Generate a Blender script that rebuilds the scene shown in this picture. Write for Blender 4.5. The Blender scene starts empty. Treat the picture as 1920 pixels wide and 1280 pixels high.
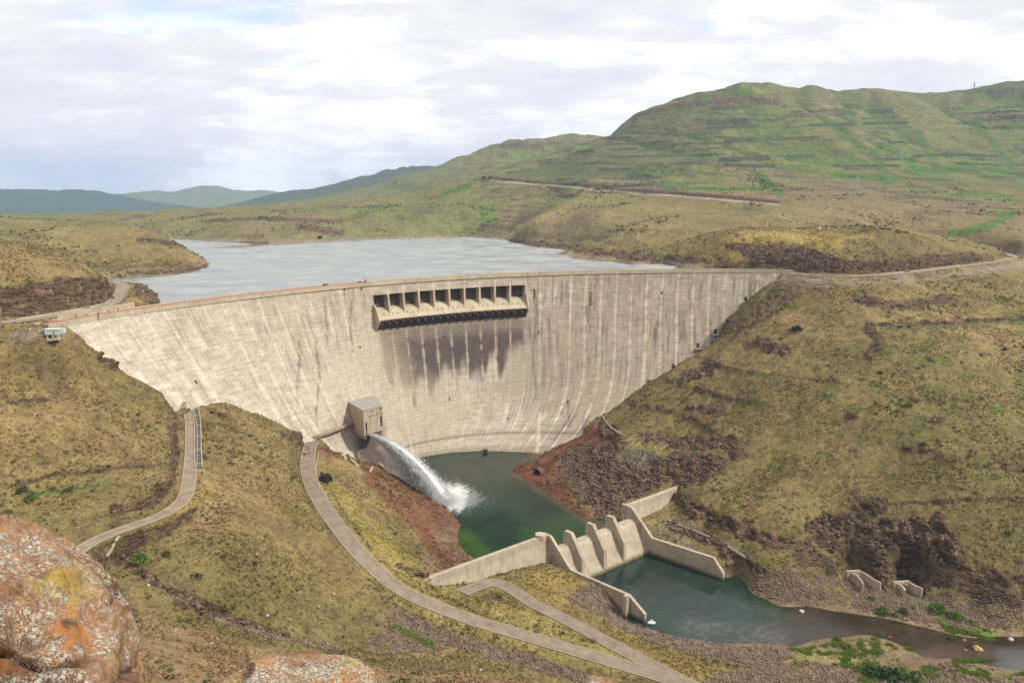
import bpy, math, random
import numpy as np
from mathutils import Vector

# ------------------------------------------------------------------ camera, sky, sun, exposure
scene = bpy.context.scene
CAMZ = 222.0
FPX = 1500.0
YH = 368.0
PITCH = math.atan((640 - YH) / FPX)
cam_d = bpy.data.cameras.new("camera")
cam_d.sensor_width = 36.0
cam_d.lens = FPX / 1920.0 * 36.0
cam_d.clip_start = 0.3
cam_d.clip_end = 60000
cam = bpy.data.objects.new("camera", cam_d)
cam.location = (0, 0, CAMZ)
cam.rotation_euler = (math.pi / 2 - PITCH, 0, 0)
scene.collection.objects.link(cam)
scene.camera = cam

SUN_EL, SUN_AZ = math.radians(46), math.radians(110)      # azimuth clockwise from +Y: the sun stands to the right
sun_d = bpy.data.lights.new("sun", 'SUN')
sun_d.energy = 3.6
sun_d.angle = math.radians(2.0)
sun_d.color = (1.0, 0.93, 0.82)
sun = bpy.data.objects.new("sun", sun_d)
sdir = Vector((math.sin(SUN_AZ) * math.cos(SUN_EL), math.cos(SUN_AZ) * math.cos(SUN_EL), math.sin(SUN_EL)))
sun.rotation_euler = sdir.to_track_quat('Z', 'Y').to_euler()
scene.collection.objects.link(sun)

world = bpy.data.worlds.new("World")
scene.world = world
world.use_nodes = True


class NT:
    """small helper for building node trees"""
    def __init__(self, tree):
        self.t = tree
        self.n = tree.nodes
        self.l = tree.links

    def node(self, kind, **kw):
        nd = self.n.new(kind)
        for k, v in kw.items():
            if k == 'inp':
                for kk, vv in v.items():
                    if hasattr(vv, 'is_output') or isinstance(vv, bpy.types.NodeSocket):
                        self.l.new(vv, nd.inputs[kk])
                    else:
                        nd.inputs[kk].default_value = vv
            else:
                setattr(nd, k, v)
        return nd

    def math(self, op, a, b=None, c=None, clamp=False):
        nd = self.n.new('ShaderNodeMath')
        nd.operation = op
        nd.use_clamp = clamp
        for i, v in enumerate((a, b, c)):
            if v is None:
                continue
            if isinstance(v, bpy.types.NodeSocket):
                self.l.new(v, nd.inputs[i])
            else:
                nd.inputs[i].default_value = v
        return nd.outputs[0]

    def ramp(self, fac, stops, interp='LINEAR'):
        nd = self.n.new('ShaderNodeValToRGB')
        cr = nd.color_ramp
        cr.interpolation = interp
        while len(cr.elements) < len(stops):
            cr.elements.new(0.5)
        for e, (p, c) in zip(cr.elements, stops):
            e.position = p
            if not hasattr(c, '__len__'):
                c = (c, c, c)
            e.color = tuple(c) + (1,)
        self.l.new(fac, nd.inputs[0])
        return nd.outputs[0]

    def mix(self, fac, a, b, mode='MIX'):
        nd = self.n.new('ShaderNodeMix')
        nd.data_type = 'RGBA'
        nd.blend_type = mode
        for i, v in ((0, fac), (6, a), (7, b)):
            if isinstance(v, bpy.types.NodeSocket):
                self.l.new(v, nd.inputs[i])
            elif i == 0:
                nd.inputs[0].default_value = v
            else:
                nd.inputs[i].default_value = tuple(v) + (1,) if len(v) == 3 else v
        return nd.outputs[2]

    def noise(self, vec, scale, detail=4, rough=0.55, dist=0.0, lac=2.0):
        nd = self.n.new('ShaderNodeTexNoise')
        nd.inputs['Scale'].default_value = scale
        nd.inputs['Detail'].default_value = detail
        nd.inputs['Roughness'].default_value = rough
        nd.inputs['Distortion'].default_value = dist
        nd.inputs['Lacunarity'].default_value = lac
        if vec is not None:
            self.l.new(vec, nd.inputs['Vector'])
        return nd.outputs[0]

    def mapping(self, vec, loc=(0, 0, 0), rot=(0, 0, 0), sc=(1, 1, 1)):
        nd = self.n.new('ShaderNodeMapping')
        nd.inputs['Location'].default_value = loc
        nd.inputs['Rotation'].default_value = rot
        nd.inputs['Scale'].default_value = sc
        self.l.new(vec, nd.inputs['Vector'])
        return nd.outputs[0]


def build_world():
    t = NT(world.node_tree)
    t.n.clear()
    out = t.node('ShaderNodeOutputWorld')
    bg = t.node('ShaderNodeBackground')
    bg.inputs['Strength'].default_value = 0.12
    t.l.new(bg.outputs[0], out.inputs[0])
    sky = t.node('ShaderNodeTexSky')
    sky.sky_type = 'NISHITA'
    sky.sun_disc = False
    sky.sun_elevation = SUN_EL
    sky.sun_rotation = SUN_AZ
    sky.altitude = 2000
    g = t.node('ShaderNodeTexCoord').outputs['Generated']
    sep = t.node('ShaderNodeSeparateXYZ', inp={0: g})
    zc = t.math('MAXIMUM', sep.outputs[2], 0.0)
    zz = t.math('ADD', zc, 0.17)
    comb = t.node('ShaderNodeCombineXYZ', inp={0: t.math('DIVIDE', sep.outputs[0], zz), 1: t.math('DIVIDE', sep.outputs[1], zz), 2: 0.0})
    p = comb.outputs[0]
    # a high layer seen in perspective, with wisps; heaped clouds low over the hills; a few blue openings
    big = t.noise(t.mapping(p, (3.1, 1.7, 0), sc=(0.95, 1.5, 1)), 1.0, 8, 0.56, 0.4)
    fine = t.noise(t.mapping(p, (8.3, 2.2, 0), (0, 0, 0.35), (2.4, 3.6, 1)), 1.0, 7, 0.6, 0.4)
    low = t.noise(t.mapping(g, (1.35, 0.4, 0.1), sc=(4.6, 4.6, 9)), 1.0, 8, 0.6, 0.3)
    low2 = t.noise(t.mapping(g, (4.35, 2.4, 0.7), sc=(9, 9, 20)), 1.0, 6, 0.6, 0.3)
    up = t.math('MULTIPLY', t.math('SUBTRACT', zc, 0.10), 6.0, clamp=True)
    a = t.math('ADD', t.math('MULTIPLY', big, 0.60), t.math('MULTIPLY', fine, 0.40))
    lw = t.math('ADD', t.math('MULTIPLY', low, 0.68), t.math('MULTIPLY', low2, 0.32))
    lowmix = t.math('SUBTRACT', 1.0, t.math('MULTIPLY', zc, 4.6, clamp=True))
    lowmix = t.math('MULTIPLY', lowmix, 0.85)
    dens = t.math('ADD', t.math('MULTIPLY', a, t.math('SUBTRACT', 1.0, lowmix)), t.math('MULTIPLY', lw, lowmix))
    col = t.ramp(dens, [(0.34, (5.9, 5.9, 6.4)), (0.43, (6.6, 6.5, 6.9)), (0.49, (7.2, 7.05, 7.3)), (0.535, (8.6, 8.4, 8.3)), (0.60, (9.8, 9.6, 9.3))])
    hole = t.noise(t.mapping(p, (5.9, 9.1, 0), sc=(1.1, 2.2, 1)), 1.0, 7, 0.62, 0.4)
    hm = t.ramp(hole, [(0.56, 0.0), (0.66, 1.0)])
    hm = t.math('MULTIPLY', hm, t.math('MULTIPLY', up, 0.75))
    skyc = t.mix(1.0, sky.outputs[0], (1.6, 1.7, 1.75), 'MULTIPLY')
    final = t.mix(hm, col, skyc)
    t.l.new(final, bg.inputs[0])


build_world()
scene.view_settings.view_transform = 'Standard'
scene.view_settings.look = 'None'
scene.view_settings.exposure = 0.2
scene.view_settings.gamma = 1.0
scene.cycles.max_bounces = 7
scene.cycles.diffuse_bounces = 5
scene.cycles.glossy_bounces = 3
scene.cycles.transparent_max_bounces = 12
scene.cycles.volume_bounces = 0

# ------------------------------------------------------------------ projection helpers (photo pixel -> place in the world)
cp, sp = math.cos(PITCH), math.sin(PITCH)


def ray(u, v):
    x = (u - 960) / FPX
    y = (640 - v) / FPX
    return np.array([x, cp + y * sp, -sp + y * cp])


def G(u, v, z):            # the point of that pixel at height z
    d = ray(u, v)
    t = (z - CAMZ) / d[2]
    return d * t + np.array([0, 0, CAMZ])


def H(u, v, Y):            # the point of that pixel at distance Y
    d = ray(u, v)
    return d * (Y / d[1]) + np.array([0, 0, CAMZ])


def B(u, v, z0, z):        # straight below the point of that pixel on a water surface at z0
    p = G(u, v, z0)
    p[2] = z
    return p


def W(x, y, z):
    return np.array([x, y, z], float)


def proj(P):
    P = np.asarray(P, float)
    h = P[..., 2] - CAMZ
    dep = P[..., 1] * cp - h * sp
    upv = P[..., 1] * sp + h * cp
    dep = np.where(dep < 0.5, 0.5, dep)
    return 960 + FPX * P[..., 0] / dep, 640 - FPX * upv / dep


def smooth(e0, e1, x):
    t = np.clip((x - e0) / (e1 - e0), 0, 1)
    return t * t * (3 - 2 * t)


# ------------------------------------------------------------------ numpy noise
_rng = np.random.default_rng(7)
_perm = _rng.permutation(4096)
_grad = _rng.normal(size=(4096, 3))
_grad /= np.linalg.norm(_grad, axis=1)[:, None]


def _h(ix, iy, iz):
    return _perm[(_perm[(_perm[ix & 4095] + iy) & 4095] + iz) & 4095]


def pnoise(x, y, z=0.0):
    x, y, z = np.broadcast_arrays(x, y, z)
    xi, yi, zi = np.floor(x).astype(np.int64), np.floor(y).astype(np.int64), np.floor(z).astype(np.int64)
    xf, yf, zf = x - xi, y - yi, z - zi
    u, v, w = [f * f * f * (f * (f * 6 - 15) + 10) for f in (xf, yf, zf)]

    def g(a, b, c):
        gr = _grad[_h(xi + a, yi + b, zi + c)]
        return gr[..., 0] * (xf - a) + gr[..., 1] * (yf - b) + gr[..., 2] * (zf - c)
    flat = not np.any(zf)
    x0 = g(0, 0, 0) * (1 - u) + g(1, 0, 0) * u
    x1 = g(0, 1, 0) * (1 - u) + g(1, 1, 0) * u
    r0 = x0 * (1 - v) + x1 * v
    if flat:
        return r0 * 1.6
    x0 = g(0, 0, 1) * (1 - u) + g(1, 0, 1) * u
    x1 = g(0, 1, 1) * (1 - u) + g(1, 1, 1) * u
    r1 = x0 * (1 - v) + x1 * v
    return (r0 * (1 - w) + r1 * w) * 1.6


def fbm(x, y, z=0.0, octv=4, gain=0.5, ridge=False):
    a, s, tot = 1.0, 0.0, 0.0
    for k in range(octv):
        n = pnoise(x + 17.3 * k, y - 9.1 * k, z)
        if ridge:
            n = 1 - 2 * np.abs(n)
        s = s + a * n
        tot += a
        a *= gain
        x, y, z = x * 2.03, y * 2.03, z * 2.03
    return s / tot


# ------------------------------------------------------------------ mesh / object helpers
C = scene.collection


def mesh_obj(name, verts, faces, mat=None, parent=None, smooth_sh=False, mats=None, midx=None):
    me = bpy.data.meshes.new(name)
    verts = np.asarray(verts, np.float32).reshape(-1, 3)
    if isinstance(faces, np.ndarray):
        nf, k = faces.shape
        me.vertices.add(len(verts))
        me.vertices.foreach_set('co', verts.ravel())
        me.loops.add(nf * k)
        me.loops.foreach_set('vertex_index', faces.astype(np.int32).ravel())
        me.polygons.add(nf)
        me.polygons.foreach_set('loop_start', np.arange(0, nf * k, k, dtype=np.int32))
        me.update(calc_edges=True)
    else:
        me.from_pydata([tuple(map(float, v)) for v in verts], [], faces)
        me.update()
    if smooth_sh:
        me.polygons.foreach_set('use_smooth', np.ones(len(me.polygons), bool))
    for m in (mats or ([mat] if mat else [])):
        me.materials.append(m)
    if midx is not None:
        me.polygons.foreach_set('material_index', np.asarray(midx, np.int32))
    o = bpy.data.objects.new(name, me)
    C.objects.link(o)
    if parent is not None:
        o.parent = parent
        o.matrix_parent_inverse.identity()
        if parent.type == 'EMPTY':
            # vertices were given in world space: bring them into the parent's frame
            m = parent_mat(parent).inverted()
            me.transform(m)
        else:
            pass
    return o


def parent_mat(p):
    from mathutils import Matrix, Euler
    m = Matrix.Translation(p.location) @ p.rotation_euler.to_matrix().to_4x4()
    if p.parent is not None:
        return parent_mat(p.parent) @ m
    return m


def tag(o, label=None, cat=None, group=None, kind=None):
    if label: o['label'] = label
    if cat: o['category'] = cat
    if group: o['group'] = group
    if kind: o['kind'] = kind
    return o


def empty(name, loc, label, cat, group=None):
    o = bpy.data.objects.new(name, None)
    o.location = tuple(float(a) for a in loc)
    o.empty_display_size = 0.5
    C.objects.link(o)
    return tag(o, label, cat, group)


def dup(root, loc=None, rotz=None):
    r = root.copy()
    C.objects.link(r)
    if loc is not None: r.location = loc
    if rotz is not None: r.rotation_euler = (0, 0, rotz)
    for ch in list(root.children):
        c = ch.copy(); C.objects.link(c); c.parent = r
        for gch in ch.children:
            d = gch.copy(); C.objects.link(d); d.parent = c
    return r


class MB:
    """collects boxes, prisms and tubes into one mesh (world or local coordinates)"""
    def __init__(self):
        self.v = []
        self.f = []

    def add(self, v, f):
        n = len(self.v)
        self.v += [tuple(map(float, p)) for p in v]
        self.f += [tuple(i + n for i in q) for q in f]
        return self

    def prism(self, low, high):
        """closed prism between two rings of equal length"""
        n = len(low)
        fs = [tuple(range(n))[::-1], tuple(range(n, 2 * n))]
        fs += [(i, (i + 1) % n, n + (i + 1) % n, n + i) for i in range(n)]
        return self.add(list(low) + list(high), fs)

    def box(self, c, s, rz=0.0):
        cx, cy, cz = c
        hx, hy, hz = s[0] / 2, s[1] / 2, s[2] / 2
        co, si = math.cos(rz), math.sin(rz)
        ring = [(-hx, -hy), (hx, -hy), (hx, hy), (-hx, hy)]
        lo = [(cx + x * co - y * si, cy + x * si + y * co, cz - hz) for x, y in ring]
        hi = [(p[0], p[1], cz + hz) for p in lo]
        return self.prism(lo, hi)

    def bar(self, p, q, w, h=None):
        p, q = np.array(p, float), np.array(q, float)
        h = h or w
        d = q - p
        d = d / np.linalg.norm(d)
        upv = np.array([0, 0, 1.0]) if abs(d[2]) < 0.9 else np.array([1.0, 0, 0])
        s = np.cross(d, upv); s /= np.linalg.norm(s)
        t = np.cross(s, d)
        r = [(-w / 2, -h / 2), (w / 2, -h / 2), (w / 2, h / 2), (-w / 2, h / 2)]
        return self.prism([p + s * a + t * b for a, b in r], [q + s * a + t * b for a, b in r])

    def build(self, name, mat, parent=None, smooth_sh=False):
        return mesh_obj(name, self.v, self.f, mat, parent, smooth_sh)


# ------------------------------------------------------------------ the arch dam's shape: face(theta, depth below crest)
_cr = [(112, 606), (200, 592), (300, 576.5), (400, 563), (500, 551.5), (615, 540), (700, 531), (850, 520.5),
       (985, 514), (1100, 511), (1250, 508), (1400, 508), (1480, 509)]
_C = np.array([G(u, v, 150) for u, v in _cr])
_A = np.c_[2 * _C[:, 0], 2 * _C[:, 1], np.ones(len(_C))]
_s = np.linalg.lstsq(_A, (_C[:, :2] ** 2).sum(1), rcond=None)[0]
DO = _s[:2]
_th = np.arctan2(_C[:, 1] - DO[1], _C[:, 0] - DO[0])
_pf = np.polyfit(_th - 2.05, np.hypot(_C[:, 0] - DO[0], _C[:, 1] - DO[1]), 6)
TH0, TH1 = _th[0] + 0.02, _th[-1] - 0.01
TC = 2.234
INAX = np.array([-math.cos(TC), -math.sin(TC)])
LAT = np.array([math.sin(TC), -math.cos(TC)])


def face(t_, d, back=0.0):
    """downstream face of the dam; back > 0 goes into the body (upstream)"""
    t_, d, back = np.broadcast_arrays(np.asarray(t_, float), np.asarray(d, float), np.asarray(back, float))
    rr = np.polyval(_pf, t_ - 2.05) + back
    P = np.stack([DO[0] + rr * np.cos(t_), DO[1] + rr * np.sin(t_), 150 - d], -1)
    phi = t_ - TC
    dd = np.clip(d, 0, None) / 150
    sh = np.where(phi > 0, 0.994 * d + 138.4 * dd ** 5.942, 0.482 * d + 166.3 * dd ** 5.942)
    off = 30.7 * np.sign(d) * (np.abs(d) / 150) ** 1.464
    P[..., :2] += (off + sh * (1 - np.cos(phi)))[..., None] * INAX + (sh * np.sin(phi))[..., None] * LAT
    return P


_ft = np.linspace(TH0 + 0.03, TH1 - 0.03, 900)
_fd = np.linspace(-2, 165, 330)
_FS = face(_ft[:, None], _fd[None])
_FU, _FV = proj(_FS)


def dam_at(u, v):
    i = np.argmin((_FU - u) ** 2 + (_FV - v) ** 2)
    a, b = np.unravel_index(i, _FU.shape)
    return _ft[a], _fd[b]


def M(u, v):               # the point of that pixel on the dam's face
    a, b = dam_at(u, v)
    return face(a, b)


# ------------------------------------------------------------------ the weir's frame: a along it, b downstream
WZ = 13.0
W0, W1 = G(800, 1080, WZ), G(1275, 908, WZ)
WL = float(np.hypot(*(W1 - W0)[:2]))
WA = (W1 - W0)[:2] / WL
WB = np.array([WA[1], -WA[0]])


def wp(a, b, z):
    q = W0[:2] + WA * a + WB * b
    return np.array([q[0], q[1], z])


# ------------------------------------------------------------------ TERRAIN control lines
RESZ, POOLZ, TAILZ = 146.0, 0.0, -16.0
LINES = []


def L(*pts):
    LINES.append([np.asarray(p, float) for p in pts])


def pts(*ps):
    for p in ps:
        LINES.append([np.asarray(p, float)])


# contact with the dam, right bank and left bank
CR = [M(u, v) for u, v in [(1462, 530), (1424, 552), (1394, 581), (1353, 607), (1344, 637), (1283, 674), (1216, 718), (1187, 740), (1130, 780), (1100, 802), (1065, 824), (1040, 838), (1020, 848)]]
CL = [M(u, v) for u, v in [(125, 615), (150, 630), (180, 655), (200, 670), (230, 695), (262, 712), (300, 735), (335, 752), (370, 763), (390, 765), (413, 760), (440, 775), (480, 783), (520, 800), (560, 812), (585, 820), (607, 830), (629, 845), (650, 852), (672, 862), (695, 869), (718, 878)]]
L(*CR)
L(*CL)
# road at the right end of the dam
RR = [G(1480, 511, 150), G(1530, 514.5, 150.3), G(1580, 517, 150.6), G(1640, 515.5, 151), G(1700, 511, 151), G(1760, 504, 151), G(1830, 495, 151), G(1880, 488, 151), G(1900, 480, 151.5), G(1880, 474, 152), G(1862, 470, 153)]
L(*RR[:9])
# rock cut above it: top edge
L(H(1345, 455, 870), H(1400, 459, 845), H(1448, 457, 825), H(1524, 467, 790), H(1569, 471, 775), H(1602, 489, 758), H(1642, 495, 755), H(1709, 492, 775), H(1766, 489, 808), H(1861, 483, 880))
L(G(1400, 502, 151), G(1456, 504, 151), G(1490, 506, 151))
L(H(1375, 470, 840), H(1395, 482, 822), H(1425, 497, 800))
# mound and plateau
L(H(1580, 466, 778), H(1598, 444, 800), H(1640, 441, 812), H(1700, 442, 830), H(1745, 453, 865), H(1790, 467, 900), H(1850, 478, 925))
pts(H(1640, 470, 780), H(1700, 475, 795), H(1770, 480, 835), H(1550, 455, 830))
L(H(1380, 433, 900), H(1440, 431, 920), H(1500, 433, 930), H(1600, 438, 940), H(1700, 443, 950), H(1790, 457, 965), H(1880, 478, 985), H(1960, 490, 960))
L(W(300, 1000, 160), W(360, 1000, 150), W(440, 1020, 138), W(540, 1060, 120), W(680, 1020, 105))
# right downstream slope
L(G(1500, 530, 145), G(1600, 530, 146), G(1700, 525, 146), G(1800, 512, 146), G(1900, 500, 147))
pts(H(1500, 600, 690), H(1500, 700, 628), H(1400, 700, 660), H(1400, 800, 600), H(1300, 760, 663))
pts(H(1600, 600, 668), H(1600, 700, 603), H(1600, 800, 550), H(1600, 900, 508), H(1500, 800, 573), H(1500, 900, 522), H(1500, 980, 486), H(1400, 900, 545), H(1420, 970, 500))
pts(H(1700, 600, 665), H(1700, 700, 592), H(1700, 800, 530), H(1700, 900, 500), H(1800, 600, 680), H(1800, 700, 595), H(1800, 800, 525), H(1800, 900, 485))
pts(H(1900, 560, 740), H(1900, 650, 640), H(1900, 750, 560), H(1900, 850, 500), H(1900, 950, 462), H(1900, 1040, 436), H(2050, 600, 760), H(2050, 800, 540), H(2050, 1000, 430))
L(H(1520, 1010, 480), H(1600, 990, 486), H(1650, 950, 490), H(1760, 960, 475), H(1800, 1040, 446), H(1900, 1100, 424))
L(G(1440, 1062, -4), G(1520, 1072, -7), G(1590, 1078, -9), G(1650, 1085, -9), G(1740, 1100, -9), G(1830, 1130, -9), G(1920, 1140, -8))
# river's right bank
L(G(1380, 1080, TAILZ), G(1400, 1096, TAILZ), G(1430, 1120, TAILZ), G(1455, 1134, TAILZ), G(1517, 1136, TAILZ), G(1591, 1149, TAILZ), G(1673, 1161, TAILZ), G(1742, 1177, TAILZ), G(1837, 1195, TAILZ), G(1925, 1192, TAILZ), G(2050, 1190, TAILZ))
L(G(1420, 1090, -11), G(1500, 1110, -12), G(1600, 1122, -13), G(1700, 1135, -13), G(1800, 1160, -13.5), G(1920, 1172, -13.5))
# bench and track beside the weir's right wall
L(wp(168, 14, 0), wp(174, 22, -1), G(1309, 993, -1), G(1365, 1024, -2.5), G(1407, 1049, -4))
L(G(1268, 950, 4), G(1290, 975, 3), G(1340, 990, 2), G(1400, 1010, 2), G(1450, 1040, 0))
L(H(1275, 900, 566), H(1300, 945, 528), H(1350, 965, 510), H(1420, 1000, 490))
L(wp(170, 20, -5), wp(174, 40, -6), wp(178, 60, -9), wp(180, 74, -13), wp(181, 84, -17))
L(wp(228, 2, 14), wp(235, 10, 20))
pts(H(1290, 870, 575), H(1340, 850, 575), H(1330, 900, 550))
# red promontory
L(G(1020, 849, 0), G(1000, 858, 0), G(975, 869, 0), G(966, 886, 0), G(985, 901, 0), G(1010, 913, 0), G(1040, 935, 0), G(1075, 955, 0), G(1105, 972, 0), wp(150, -28, 0), wp(178, -10, 2))
L(H(1000, 866, 652), H(1030, 858, 658), H(1065, 846, 662))
pts(H(1060, 900, 600), H(1100, 860, 648), H(1100, 925, 565), H(1150, 850, 625), H(1160, 905, 575), H(1205, 870, 597), H(1230, 895, 573), H(1140, 940, 549))
L(H(1130, 786, 702), H(1150, 803, 674), H(1175, 820, 650), H(1215, 836, 624), H(1240, 842, 614))
pts(H(1270, 800, 652), H(1200, 790, 672), H(1270, 850, 604), H(1200, 760, 695))
# pool bed
L(B(755, 882, 0, -5), B(785, 866, 0, -10), B(820, 856, 0, -12), B(860, 851, 0, -12), B(910, 847, 0, -12), B(960, 847, 0, -10), B(1005, 850, 0, -5))
L(*[face(t, 150, 22) + [0, 0, -25] for t in (2.45, 2.3, 2.15, 2.0, 1.9)])
L(*[face(t, 60, 18) + [0, 0, -45] for t in (2.5, 2.3, 2.1, 1.9, 1.75)])
L(face(2.8, 20, 16) - [0, 0, 12], face(2.7, 60, 18) - [0, 0, 20], face(2.6, 90, 18) - [0, 0, 25])
L(face(1.45, 20, 16) - [0, 0, 15], face(1.55, 65, 18) - [0, 0, 25], face(1.7, 105, 20) - [0, 0, 25])
pts(B(860, 900, 0, -12), B(920, 940, 0, -14), B(940, 900, 0, -10), B(910, 1000, 0, -10), B(1000, 980, 0, -12), wp(60, -20, -5), wp(100, -8, -12), wp(130, -10, -12))
# left shore of the pool
L(G(738, 886, -1), G(770, 905, 0), G(800, 924, 0), G(832, 944, 0), G(846, 962, 0), G(864, 984, 0), G(858, 1006, 0), G(864, 1024, 0), G(890, 1047, 0), wp(35, -4, 3), wp(20, -3, 8), wp(2, -3, 14))
# access road down to the weir (road 2) and works road (road 3)
_m = M(587, 822)
R2 = [_m + np.array([0, -2, -1]), G(580, 842, 47.5), G(577, 865, 46.5), G(580, 892, 45), G(592, 922, 43), G(612, 957, 40), G(640, 995, 36.5), G(668, 1030, 32.5), G(700, 1062, 28), G(735, 1093, 23), G(775, 1117, 18.5), G(830, 1141, 14), G(900, 1166, 9.5), G(975, 1188, 5.5), G(1050, 1210, 2), G(1150, 1240, -2.5), G(1250, 1270, -7), G(1330, 1297, -10)]
L(*R2)
R3 = [G(866, 1110, 4), G(893, 1099, 2.6), G(922, 1091, 1.6), G(950, 1099, 0.8), G(974, 1113, .2), G(1000, 1130, -0.5), G(1050, 1155, -2), G(1100, 1181, -3.5), G(1150, 1208, -5), G(1200, 1234, -6.5), G(1250, 1260, -8), G(1300, 1285, -9.5), G(1360, 1315, -11)]
L(*R3)
L(wp(5, 6, 8), wp(15, 8, 6), wp(30, 6, 3), wp(60, 7, 0), wp(85, 9, -3), wp(90, 22, -5), wp(94, 42, -6), wp(95, 52, -8))
pts(G(1070, 1110, -4), G(1110, 1135, -6))
L(G(1160, 1158, TAILZ), G(1184, 1169, TAILZ), G(1233, 1185, TAILZ), G(1260, 1196, TAILZ), G(1300, 1203, TAILZ), G(1351, 1207, TAILZ), G(1386, 1210, TAILZ), G(1425, 1207, TAILZ), G(1482, 1215, TAILZ))
L(G(1482, 1215, TAILZ), G(1520, 1203, TAILZ), G(1553, 1196, TAILZ), G(1619, 1190, TAILZ), G(1660, 1200, TAILZ), G(1700, 1218, TAILZ), G(1646, 1233, TAILZ), G(1714, 1239, TAILZ), G(1794, 1240, TAILZ), G(1848, 1251, TAILZ), G(1930, 1262, TAILZ), G(2050, 1280, TAILZ))
L(G(1200, 1200, -12), G(1280, 1222, -13), G(1350, 1228, -14), G(1420, 1228, -14.3), G(1500, 1235, -14.5), G(1580, 1250, -15), G(1700, 1262, -14.8), G(1850, 1275, -14.5))
pts(G(1580, 1215, -15.2), G(1640, 1215, -15.3))
L(G(1300, 1250, -10.5), G(1400, 1262, -12), G(1500, 1275, -13), G(1600, 1285, -13))
# tail water bed
L(wp(110, 30, -22), wp(130, 50, -22), wp(140, 80, -21), wp(125, 100, -20), B(1450, 1170, -16, -18.5), B(1600, 1170, -16, -17.6), B(1750, 1205, -16, -17.2), B(1850, 1220, -16, -17.2), B(1990, 1225, -16, -18))
# left bank below road 2
pts(G(660, 880, 38), G(640, 862, 44), G(620, 860, 45.5), G(640, 900, 40), G(700, 920, 28), G(740, 920, 16), G(760, 960, 13), G(800, 980, 8), G(680, 970, 27), G(740, 1020, 15), G(800, 1050, 9), G(640, 940, 35), G(760, 1070, 15), G(830, 1010, 4), G(720, 880, 16), G(690, 880, 26))
L(G(780, 1095, 15), G(840, 1118, 10), G(900, 1140, 6), G(1000, 1170, 1.5))
# lower left hill between the upper and the lower road
pts(G(400, 800, 84), G(430, 850, 77), G(480, 850, 70), G(520, 850, 63), G(560, 870, 53), G(500, 900, 66), G(440, 920, 73), G(400, 900, 77), G(550, 950, 52), G(480, 980, 63), G(400, 980, 69), G(420, 1050, 60), G(340, 1010, 69), G(520, 1050, 52), G(590, 1020, 43), G(620, 1090, 36), G(520, 1130, 43), G(300, 1060, 64), G(250, 1020, 69.5), G(680, 1130, 25), G(730, 1135, 21), G(600, 1160, 30), G(460, 1110, 50), G(560, 905, 53))
# upper road (road 1)
R1 = [M(333, 752) + np.array([1, 3, -1]), M(343, 756) + np.array([1, -5, -3]), G(352, 766, 86), G(357, 785, 84.5), G(359, 810, 83), G(359, 840, 81.7), G(357, 872, 80.3), G(354, 905, 79), G(347, 930, 78), G(330, 949, 77.5), G(300, 966, 77), G(260, 981, 76.5), G(220, 995, 76), G(190, 1007, 76), G(165, 1020, 76), G(135, 1042, 76), G(105, 1070, 76)]
L(*R1)
# gully
L(G(120, 1065, 70), G(185, 1052, 68), G(260, 1088, 60), G(340, 1127, 53), G(400, 1152, 47), G(480, 1177, 40), G(560, 1197, 33), G(640, 1213, 25), G(700, 1222, 17), G(760, 1230, 12))
L(G(740, 1150, 16), G(800, 1185, 12), G(850, 1205, 9), G(900, 1222, 5.5), G(1000, 1248, 0), G(1100, 1272, -5), G(1150, 1285, -7))
pts(G(250, 1110, 63), G(320, 1162, 58), G(400, 1197, 53), G(480, 1217, 46), G(560, 1232, 39), G(650, 1247, 31), G(720, 1250, 22), G(800, 1262, 18), G(900, 1275, 10), G(1000, 1290, 5))
L(G(270, 1200, 72), G(400, 1240, 66), G(500, 1262, 60), G(600, 1280, 53), G(700, 1290, 43), G(850, 1310, 30))
L(G(270, 1300, 92), G(500, 1340, 86), G(700, 1360, 74), G(900, 1370, 56), G(1100, 1370, 30), G(1300, 1370, 6), G(1600, 1400, -6), G(1900, 1400, -8))
# upper left hill
pts(G(0, 640, 143), G(0, 700, 130), G(0, 800, 112), G(0, 880, 98), G(60, 640, 145), G(100, 700, 127), G(180, 720, 116), G(200, 800, 101), G(100, 800, 108), G(270, 780, 97), G(290, 860, 87), G(230, 900, 86), G(300, 930, 81), G(100, 880, 94), G(50, 930, 88), G(130, 960, 82), G(150, 660, 136), G(325, 800, 87), G(60, 680, 134), G(-150, 650, 150), G(-150, 800, 118), G(-150, 900, 102), G(-250, 1000, 95))
L(G(-20, 594, 152), G(0, 592, 151), G(35, 603, 150), G(75, 618, 149), G(95, 640, 144))
# left crest road
RL = [G(0, 604, 151.5), G(40, 600, 151.5), G(100, 591, 151.5), G(150, 583, 151.5), G(190, 575, 151.5), G(210, 567, 151.5), G(222, 555, 151.5), G(230, 543, 151.5), G(231, 535, 151.5), G(222, 529, 151.5)]
L(*RL)
L(H(-60, 532, 480), H(0, 540, 490), H(60, 527, 505), H(130, 516, 530), H(165, 511, 560), H(190, 518, 590), H(205, 528, 620))
L(H(-60, 440, 560), H(0, 448, 570), H(50, 455, 580), H(100, 472, 590), H(150, 492, 600), H(190, 512, 615))
L(W(-420, 700, 150), W(-360, 700, 140), W(-320, 720, 135), W(-300, 760, 132))
L(G(240, 533, 154), H(265, 538, 640), G(285, 550, 151), G(299, 570, 146), G(280, 583, 147))
L(G(262, 527, RESZ), G(288, 545, RESZ), G(303, 570, RESZ - 1))
L(G(120, 603, 150), G(200, 589, 149), G(255, 583, 148), G(285, 578, 147))
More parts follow.
